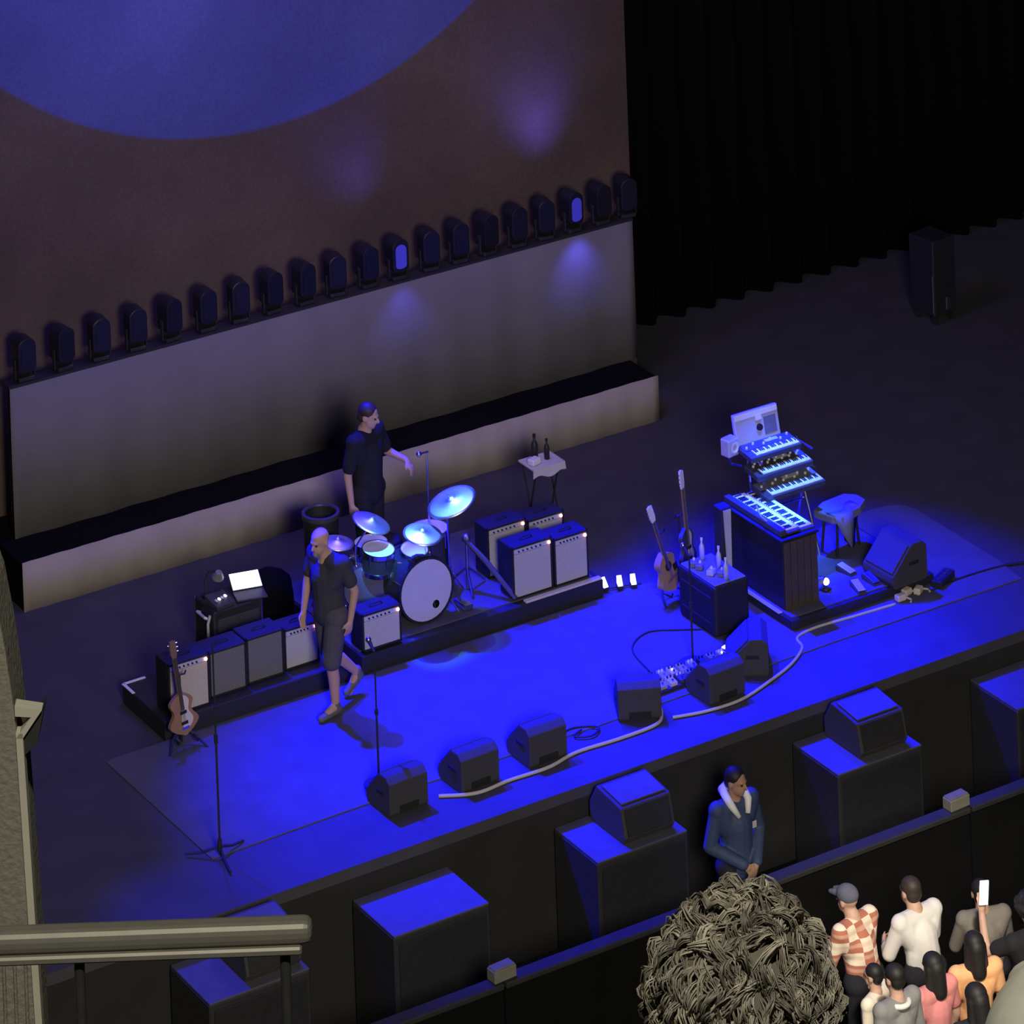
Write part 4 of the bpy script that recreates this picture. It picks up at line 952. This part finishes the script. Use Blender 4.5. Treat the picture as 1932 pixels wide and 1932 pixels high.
# technician standing behind drums
human('person', 'man in black T-shirt standing behind the drum kit, arm raised', (-0.22, 2.24, 0.19), math.radians(25),
      dict(elL=(0.30, -0.02, 1.16), wrL=(0.30, -0.24, 1.12), hdL=(0.05, -0.6, -0.75), pnL=(0, -0.3, -1), elR=(-0.26, 0.04, 1.12), wrR=(-0.27, 0.0, 0.87), head=(0.0, -0.04, 1.61)),
      dict(skin=SKIN, shirt=tee_k, sleeve=0.75, hem=0.10, pants=jean_k, shoe=shoe_k), gaze=(0.25, 0, 0.25), hair=(hair_b, 'short'), s=1.02)
# guard in the pit
jack = M('jacket_navy', (0.035, 0.055, 0.12), 0.7, noise=0.2, scale=12)
def guard_extras(t, J, body, q):
    c = B()
    for k in range(13):
        a = -0.6*PI + k*(2.2*PI)/12
    pts = [(0.055, -0.115, 1.36), (0.095, -0.075, 1.46), (0.10, 0.0, 1.52), (0.07, 0.08, 1.53), (0, 0.11, 1.53), (-0.07, 0.08, 1.53), (-0.10, 0.0, 1.52), (-0.095, -0.075, 1.46), (-0.045, -0.12, 1.36)]
    c.tube(pts, [0.022, 0.034, 0.036, 0.04, 0.042, 0.04, 0.036, 0.034, 0.022], 10)
    c.obj('hood', white_m, t, smooth=True)
    B().box((0.09, -0.158, 1.27), (0.045, 0.008, 0.06), 0.003).obj('badge', silver_p, t)
human('person', 'guard in navy jacket with pale hood standing in the pit, hands clasped', (0.50, -2.92, -1.40), math.radians(4),
      dict(elL=(0.27, 0.02, 1.12), elR=(-0.27, 0.02, 1.12), wrL=(0.065, -0.20, 0.95), wrR=(-0.055, -0.20, 0.97), hdL=(-0.6, -0.2, -0.75), hdR=(0.6, -0.25, -0.75), pnL=(0, 1, 0.2), pnR=(0, 1, 0.2), head=(0.005, -0.03, 1.62)),
      dict(skin=SKIN2, shirt=jack, sleeve=1.93, hem=0.10, shirt_name='jacket', pants=jean_k, shoe=shoe_k), gaze=(0.10, 0, 0.30), hair=(hair_k, 'short'), extras=guard_extras)

# --- audience near the barrier, seen from behind (facing the stage)
def plaid_mat(name, a, b_, c_):
    m = bpy.data.materials.new(name); m.use_nodes = True; n = m.node_tree; p = n.nodes['Principled BSDF']; p.inputs['Roughness'].default_value = 0.9
    tc = n.nodes.new('ShaderNodeTexCoord'); ck = n.nodes.new('ShaderNodeTexChecker'); ck.inputs['Scale'].default_value = 10.0
    ck.inputs[1].default_value = a+(1,); ck.inputs[2].default_value = b_+(1,)
    mp = n.nodes.new('ShaderNodeMapping'); mp.inputs['Scale'].default_value = (1, 0.001, 1); mp.inputs['Location'].default_value = (0.02, 0.05, 0.03)
    wv = n.nodes.new('ShaderNodeTexWave'); wv.inputs['Scale'].default_value = 3.2; wv.bands_direction = 'Z'
    mx = n.nodes.new('ShaderNodeMix'); mx.data_type = 'RGBA'; mx.inputs['B'].default_value = c_+(1,)
    mr = n.nodes.new('ShaderNodeMapRange'); mr.inputs[1].default_value = 0.7; mr.inputs[2].default_value = 0.9; mr.inputs[4].default_value = 0.6
    n.links.new(tc.outputs['Object'], mp.inputs['Vector']); n.links.new(mp.outputs['Vector'], ck.inputs['Vector']); n.links.new(tc.outputs['Object'], wv.inputs['Vector'])
    n.links.new(wv.outputs['Fac'], mr.inputs[0]); n.links.new(ck.outputs['Color'], mx.inputs['A']); n.links.new(mr.outputs[0], mx.inputs['Factor']); n.links.new(mx.outputs['Result'], p.inputs['Base Color'])
    return m
plaid = plaid_mat('plaid_cloth', (0.42, 0.14, 0.08), (0.72, 0.62, 0.45), (0.62, 0.40, 0.28))
shirt_w = M('shirt_white', (0.66, 0.62, 0.55), 0.9, noise=0.12, scale=8, bump=0.1)
shirt_o = M('shirt_orange', (0.80, 0.40, 0.17), 0.9, noise=0.12, scale=8)
shirt_p = M('shirt_pink', (0.62, 0.22, 0.20), 0.9, noise=0.15, scale=8)
shirt_g = M('shirt_grey', (0.20, 0.195, 0.18), 0.9, noise=0.15, scale=8)
shirt_d = M('shirt_drab', (0.17, 0.15, 0.12), 0.9, noise=0.15, scale=8)
shirt_k = M('shirt_black', (0.012, 0.011, 0.011), 0.9, noise=0.15, scale=8)
lean = dict(head=(0, -0.16, 1.50), neck=(0, -0.10, 1.38), chest=(0, -0.06, 1.18), shL=(0.185, -0.08, 1.32), shR=(-0.185, -0.08, 1.32), elL=(0.25, -0.16, 1.06), elR=(-0.25, -0.16, 1.06), wrL=(0.12, -0.36, 1.02), wrR=(-0.12, -0.36, 1.02))
def fan(label, x, y, mats, hair, P=None, rz=PI, s=1.0, gaze=(0.05, 0, 0), extras=None, hands=True):
    return human('person', label, (x, y, -1.40), rz, P or {}, mats, 0.012, 'audience by the barrier', s, extras, gaze, hands, hair)
cap_g = M('cap_slate', (0.10, 0.10, 0.13), 0.9, noise=0.2)
fan('person in slate cap and plaid shirt leaning by the barrier', 0.34, -5.02, dict(skin=SKIN, shirt=plaid, sleeve=1.7, hem=0.06, pants=jean_k, shoe=shoe_k), (cap_g, 'cap'), lean, rz=PI+0.25)
fan('person with dark hair in a white shirt beside the plaid shirt', 0.82, -5.22, dict(skin=SKIN, shirt=shirt_w, sleeve=1.6, hem=0.10, pants=jean_k, shoe=shoe_k), (hair_b, 'short'), lean, rz=PI+0.1)
fan('person in drab brown top right of the white shirt', 1.34, -5.40, dict(skin=SKIN2, shirt=shirt_d, sleeve=1.9, hem=0.08, pants=jean_k, shoe=shoe_k), (hair_k, 'short'), lean, rz=PI-0.3, s=0.93)
fan('person with black hair and orange top in the crowd', 0.74, -6.02, dict(skin=SKIN, shirt=shirt_o, sleeve=0.6, pants=jean_k, shoe=shoe_k), (hair_k, 'long'), None, rz=PI-0.2, s=0.92)
fan('person with black hair and pink top left of orange top', 0.32, -6.02, dict(skin=SKIN, shirt=shirt_p, sleeve=0.6, pants=jean_k, shoe=shoe_k), (hair_k, 'long'), None, rz=PI+0.1, s=0.90)
def collar(t, J, body, q):
    B().tube([(J['neck'].x+0.085*math.cos(a), J['neck'].y+0.02+0.085*math.sin(a), J['neck'].z-0.035) for a in [k*PI/10 for k in range(21)]], 0.024, 8).obj('collar', shirt_w, t, smooth=True)
fan('person with black hair, grey top and white collar below plaid shirt', -0.10, -6.08, dict(skin=SKIN, shirt=shirt_g, sleeve=1.6, pants=jean_k, shoe=shoe_k), (hair_k, 'short'), None, rz=PI+0.15, s=0.94, extras=collar)
fan('person in black top with black hair at the bottom right', 0.20, -6.75, dict(skin=SKIN, shirt=shirt_k, sleeve=0.6, pants=jean_k, shoe=shoe_k), (hair_k, 'long'), None, s=0.97)
fan('person in black top with dark brown hair at bottom edge', 0.56, -6.82, dict(skin=SKIN, shirt=shirt_k, sleeve=0.6, pants=jean_k, shoe=shoe_k), (hair_b, 'short'), None, s=0.96)
def phone_extra(t, J, body, q):
    pass
fan('person with bushy black hair holding up a glowing phone', 1.30, -6.05, dict(skin=SKIN, shirt=shirt_k, sleeve=0.6, pants=jean_k, shoe=shoe_k), (hair_k, 'bushy'),
    dict(elL=(0.31, -0.20, 1.28), wrL=(0.24, -0.34, 1.52), hdL=(0.0, -0.05, 1), pnL=(0, -1, 0)), rz=PI, s=1.0)
fan('person in dark clothes at the right edge of the crowd', 1.95, -5.80, dict(skin=SKIN2, shirt=tee_c, sleeve=1.6, pants=jean_k, shoe=shoe_k), (hair_k, 'bushy'), None, rz=PI+0.2, s=1.05)

shirt_c = M('shirt_cream', (0.75, 0.66, 0.48), 0.9, noise=0.12, scale=8)
fan('person with black hair and cream top below the plaid shirt', 0.02, -5.62, dict(skin=SKIN, shirt=shirt_c, sleeve=1.7, pants=jean_k, shoe=shoe_k), (hair_k, 'short'), None, rz=PI+0.5, s=0.80)
# phone held up
t = thing('mobile_phone', 'glowing mobile phone held up above the crowd', 'phone', (1.06, -5.735, 0.20), 0, None, (0.15, math.radians(-10), PI-0.15))
B().box((0, 0, 0.09), (0.085, 0.012, 0.19), 0.004).obj('case', white_m, t)
B().box((0, 0.008, 0.09), (0.078, 0.004, 0.18)).obj('screen', phone_scr, t)

# ------------------------------------------------------------------ balcony foreground
bal_m = M('balcony_concrete', (0.04, 0.038, 0.034), 0.9, noise=0.3, scale=5)
def fg(name, label, cat, D, ro, z, group=None):
    p = CAMP + f_*D + r_*ro; return thing(name, label, cat, (p.x, p.y, z), -PSI, group)
p = CAMP + f_*5.15
struct(B().box((0, 0, -0.15), (7, 1.3, 0.3)).obj('floor', bal_m, loc=(p.x, p.y, 15.0), rot=(0, 0, -PSI)))
p = CAMP + f_*3.0
struct(B().box((0, 0, -0.3), (7, 3.0, 0.6)).obj('floor', bal_m, loc=(p.x, p.y, 15.45), rot=(0, 0, -PSI)))
p = CAMP + f_*7.15
struct(B().box((0, 0, -0.15), (7, 2.7, 0.3)).obj('floor', bal_m, loc=(p.x, p.y, 13.72), rot=(0, 0, -PSI)))
rail_m = M('rail_metal', (0.25, 0.235, 0.19), 0.45, 0.3, noise=0.15, scale=30)
rail_d = M('rail_post', (0.06, 0.06, 0.055), 0.5, 0.3, noise=0.15, scale=30)
t = fg('handrail', 'beige metal handrail crossing the lower left foreground', 'handrail', 8.0, -0.541, 13.72)
b = B(); b.box((-0.60, 0, 0.935), (1.20, 0.05, 0.042), 0.016, seg=3); b.obj('rail', rail_m, t, smooth=False)
B().box((-0.60, -0.018, 0.907), (1.16, 0.022, 0.016), 0.004).obj('under_rail', rail_m, t)
for x in (-0.446, -0.054, -0.98):
    B().cyl((x, 0, 0.0), (x, 0, 0.915), 0.010, None, 12).obj('baluster', rail_d, t)
    B().lathe([(0, 0), (0.04, 0), (0.04, 0.01), (0.015, 0.02), (0.015, 0.03)], 16, Matrix.Translation((x, 0, 0))).obj('base_plate', rail_d, t)
# pillar
pil_m = M('pillar_plaster', (0.27, 0.25, 0.20), 0.85, noise=0.3, scale=70, bump=0.3)
t = fg('pillar', 'beige textured pillar with rounded top at the left edge', 'pillar', 8.45, 0.0, 13.72)
edge_r = [(-1.128, 0.0), (-1.130, 0.60), (-1.146, 1.00), (-1.155, 1.15), (-1.168, 1.27), (-1.185, 1.38), (-1.21, 1.46), (-1.25, 1.52), (-1.32, 1.55), (-1.75, 1.56), (-1.75, 0.0)]
B().prism(edge_r, 'y', 0.0, 0.16).obj('shaft', pil_m, t, bevel=0.004)
trim_m = M('pillar_trim', (0.62, 0.58, 0.46), 0.5, noise=0.1, scale=20)
B().prism([(-1.118, 0.45), (-1.132, 0.45), (-1.152, 1.11), (-1.138, 1.11)], 'y', -0.012, 0.02).obj('edge_trim', trim_m, t)
B().prism([(-1.152, 1.10), (-1.138, 1.10), (-1.098, 1.155), (-1.152, 1.165), (-1.152, 1.145), (-1.12, 1.142)], 'y', -0.012, 0.02).obj('corner_trim', trim_m, t)
B().prism([(-1.137, 1.06), (-1.110, 1.085), (-1.096, 1.15), (-1.137, 1.105)], 'y', 0.0, 0.06).obj('bracket', bal_m, t)
for k in range(4): B().box((-1.150-0.022*k, -0.004, 0.35), (0.006, 0.012, 0.68), 0.002).obj('reed', pil_m, t)

# curly-haired person in the row below
hair_c = M('hair_curly', (0.36, 0.32, 0.24), 0.5, noise=0.3, scale=55, spec=0.5)
_n = hair_c.node_tree; _a = _n.nodes.new('ShaderNodeVertexColor'); _a.layer_name = 'lock'; _m = _n.nodes.new('ShaderNodeMix'); _m.data_type = 'RGBA'; _m.blend_type = 'MULTIPLY'; _m.inputs['Factor'].default_value = 1
_src = _n.nodes['Principled BSDF'].inputs['Base Color'].links[0].from_socket
_n.links.new(_src, _m.inputs['A']); _n.links.new(_a.outputs['Color'], _m.inputs['B']); _n.links.new(_m.outputs['Result'], _n.nodes['Principled BSDF'].inputs['Base Color'])
def fore_person(D, ro, ztop, label, hair_fn, coat, zb=15.0):
    p = CAMP + f_*D + r_*ro
    t = thing('person', label, 'person', (p.x, p.y, zb), -PSI+PI)
    hc = Vector((0, 0, ztop-zb-0.14))
    b = B(); head_parts(b, hc, Matrix.Identity(3)); b.cap(hc-Vector((0, -0.02, 0.20)), hc-Vector((0, -0.02, 0.05)), 0.07, 0.056)
    b.cap(hc+Vector((0.17, 0.02, -0.31)), hc+Vector((-0.17, 0.02, -0.31)), 0.075, 0.075); b.cap(hc+Vector((0, 0.02, -0.60)), hc+Vector((0, 0.02, -0.32)), 0.14, 0.13)
    b.cap(hc+Vector((0, 0.02, -0.80)), hc+Vector((0, 0.02, -0.58)), 0.15, 0.14)
    for sx in (-1, 1):
        b.cap(hc+Vector((sx*0.19, 0.02, -0.30)), hc+Vector((sx*0.25, 0.0, -0.60)), 0.06, 0.045); b.cap(hc+Vector((sx*0.25, 0.0, -0.60)), hc+Vector((sx*0.12, -0.22, -0.68)), 0.045, 0.03)
        hand(b, hc+Vector((sx*0.12, -0.22, -0.68)), Vector((-sx*0.4, -1, -0.1)), sx, Vector((0, 0, -1)))
        b.cap(hc+Vector((sx*0.10, 0.0, -0.80)), hc+Vector((sx*0.12, -0.42, -0.78)), 0.09, 0.06); b.cap(hc+Vector((sx*0.12, -0.42, -0.78)), hc+Vector((sx*0.12, -0.40, -1.15)), 0.056, 0.04)
        b.cap(hc+Vector((sx*0.12, -0.40, -1.17)), hc+Vector((sx*0.12, -0.54, -1.20)), 0.042, 0.034)
    body = remesh(b, 'body', SKIN2, t, 0.010, 3)
    c = B(); c.cap(hc+Vector((0.17, 0.02, -0.31)), hc+Vector((-0.17, 0.02, -0.31)), 0.09, 0.09); c.cap(hc+Vector((0, 0.02, -0.60)), hc+Vector((0, 0.02, -0.32)), 0.16, 0.145); c.cap(hc+Vector((0, 0.02, -0.80)), hc+Vector((0, 0.02, -0.58)), 0.17, 0.16)
    for sx in (-1, 1): c.cap(hc+Vector((sx*0.19, 0.02, -0.30)), hc+Vector((sx*0.25, 0.0, -0.60)), 0.075, 0.06); c.cap(hc+Vector((sx*0.25, 0.0, -0.60)), hc+Vector((sx*0.13, -0.20, -0.675)), 0.06, 0.045)
    remesh(c, 'coat', coat, t, 0.012, 3)
    for sx in (-1, 1): B().ball(hc+Vector((sx*0.03, -0.079, 0.004)), 0.0105, 8, 6).obj('eye', MATS['eye_dark'], body)
    # seat under the person
    hair_fn(t, hc, body)
    p2 = CAMP + f_*(D) + r_*ro
    return t, hc
def curly(t, hc, body):
    random.seed(42)
    c = hc+Vector((0, 0.018, 0.0)); V = []; F = []; T_ = []
    rad = Vector((0.110, 0.116, 0.126)); n = 1250
    cs = [(math.cos(k*2*PI/3), math.sin(k*2*PI/3)) for k in range(3)]
    for i in range(n):
        z = 1-1.75*(i+0.5)/n; a = i*2.39996+random.uniform(-0.2, 0.2); rxy = math.sqrt(max(0, 1-z*z))
        d = Vector((rxy*math.cos(a), rxy*math.sin(a), z))
        if d.y < -0.45 and d.z < 0.35: continue     # leave the face free
        lump = random.uniform(0.90, 1.05)
        down = Vector((random.uniform(-0.8, 0.8), 0.25+random.uniform(-0.5, 0.5), -1)); down = down if d.z < 0.75 else Vector((random.uniform(-1, 1), random.uniform(-1, 1), 0.1)); tan = (down-d*down.dot(d)); tan = tan.normalized() if tan.length > 0.05 else Vector((1, 0, 0))
        side = d.cross(tan).normalized(); ph = random.random()*6.28; ln = random.uniform(0.022, 0.046); cr_ = random.uniform(0.003, 0.008); lift = random.uniform(0.006, 0.020)
        tone = random.choice((0.5, 0.7, 0.85, 1.0, 1.25, 1.55))
        b0 = c+Vector((d.x*rad.x, d.y*rad.y, d.z*rad.z))*0.86*lump
        for q in range(12):
            u = random.uniform(-1, 1); v = random.uniform(-1, 1); rr_ = random.uniform(0.0010, 0.0019); l2 = ln*random.uniform(0.8, 1.15); tn = tone*random.uniform(0.8, 1.2)/2
            base = b0+side*(u*0.010)+d*(v*0.004); o0 = len(V)
            for k in range(6):
                s_ = k/5; w = ph+s_*4.2+u*0.6
                p = base+tan*(l2*s_)+side*(cr_*math.cos(w)-u*0.005*s_)+d*(lift*math.sin(PI*s_)+cr_*math.sin(w)*0.8); r0 = rr_*(1-0.5*s_)
                for x, y in cs: V.append(p+side*(x*r0)+d*(y*r0)); T_.append(tn)
            for k in range(5):
                for j in range(3): F.append((o0+3*k+j, o0+3*k+(j+1) % 3, o0+3*k+3+(j+1) % 3, o0+3*k+3+j))
    me = bpy.data.meshes.new('hair'); me.from_pydata(V, [], F); me.materials.append(hair_c)
    at = me.color_attributes.new('lock', 'FLOAT_COLOR', 'POINT')
    at.data.foreach_set('color', [x for tn in T_ for x in (tn, tn, tn, 1)])
    me.polygons.foreach_set('use_smooth', [True]*len(me.polygons))
    o = bpy.data.objects.new('hair', me); COL.objects.link(o); o.parent = t
    B().ball(c, (rad.x*0.90, rad.y*0.93, rad.z*0.92), 24, 16).obj('under_hair', M('hair_under', (0.08, 0.07, 0.052), 0.8, noise=0.3), t, smooth=True)
def capped(t, hc, body):
    c = B(); c.ball(hc+Vector((0, 0.01, 0.045)), (0.096, 0.112, 0.10), 28, 18); o = remesh(c, 'cap', M('cap_pale_grey', (0.30, 0.29, 0.24), 0.7, noise=0.25, scale=30), t, 0.006, 3)
    c = B(); c.cap(hc+Vector((-0.03, -0.10, 0.04)), hc+Vector((-0.03, -0.17, 0.03)), 0.035, 0.02); c.cap(hc+Vector((0.03, -0.10, 0.04)), hc+Vector((0.03, -0.17, 0.03)), 0.035, 0.02); remesh(c, 'cap_peak', MATS['cap_pale_grey'], t, 0.008, 2)
    B().ball(hc+Vector((0.042, 0.064, 0.055)), (0.052, 0.058, 0.060), 24, 16).obj('white_back_panel', white_m, t, smooth=True)
    b = B().ball(hc+Vector((0, 0.118, 0.092)), 0.006, 10, 6).obj('button', white_m, t)
coat_k = M('coat_dark', (0.03, 0.03, 0.03), 0.9, noise=0.2)
coat_g = M('coat_grey', (0.06, 0.058, 0.05), 0.9, noise=0.2)
# placed one row below the camera
fore_person(4.9, 0.165, 16.385, 'person with thick curly grey-brown hair in the foreground, seen from behind', curly, coat_k)
fore_person(3.9, 0.445, 16.822, 'person in pale grey cap with white panel at the right edge', capped, coat_g, 15.45)
def theatre_seat(D, ro, label):
    p = CAMP + f_*D + r_*ro
    t = thing('theatre_seat', label, 'seat', (p.x, p.y, 15.0), -PSI+PI, 'balcony seats')
    m = M('seat_plush', (0.05, 0.015, 0.015), 0.9, noise=0.2)
    B().box((0, -0.14, 0.36), (0.50, 0.46, 0.10), 0.03, seg=2).obj('seat', m, t)
    B().box((0, 0.28, 0.60), (0.50, 0.09, 0.55), 0.03, seg=2).obj('backrest', m, t)
    for s in (-1, 1):
        B().box((s*0.28, -0.02, 0.30), (0.05, 0.5, 0.60), 0.012).obj('arm_panel', blackp, t)
theatre_seat(4.9, 0.165, 'dark red theatre seat under the curly-haired person')
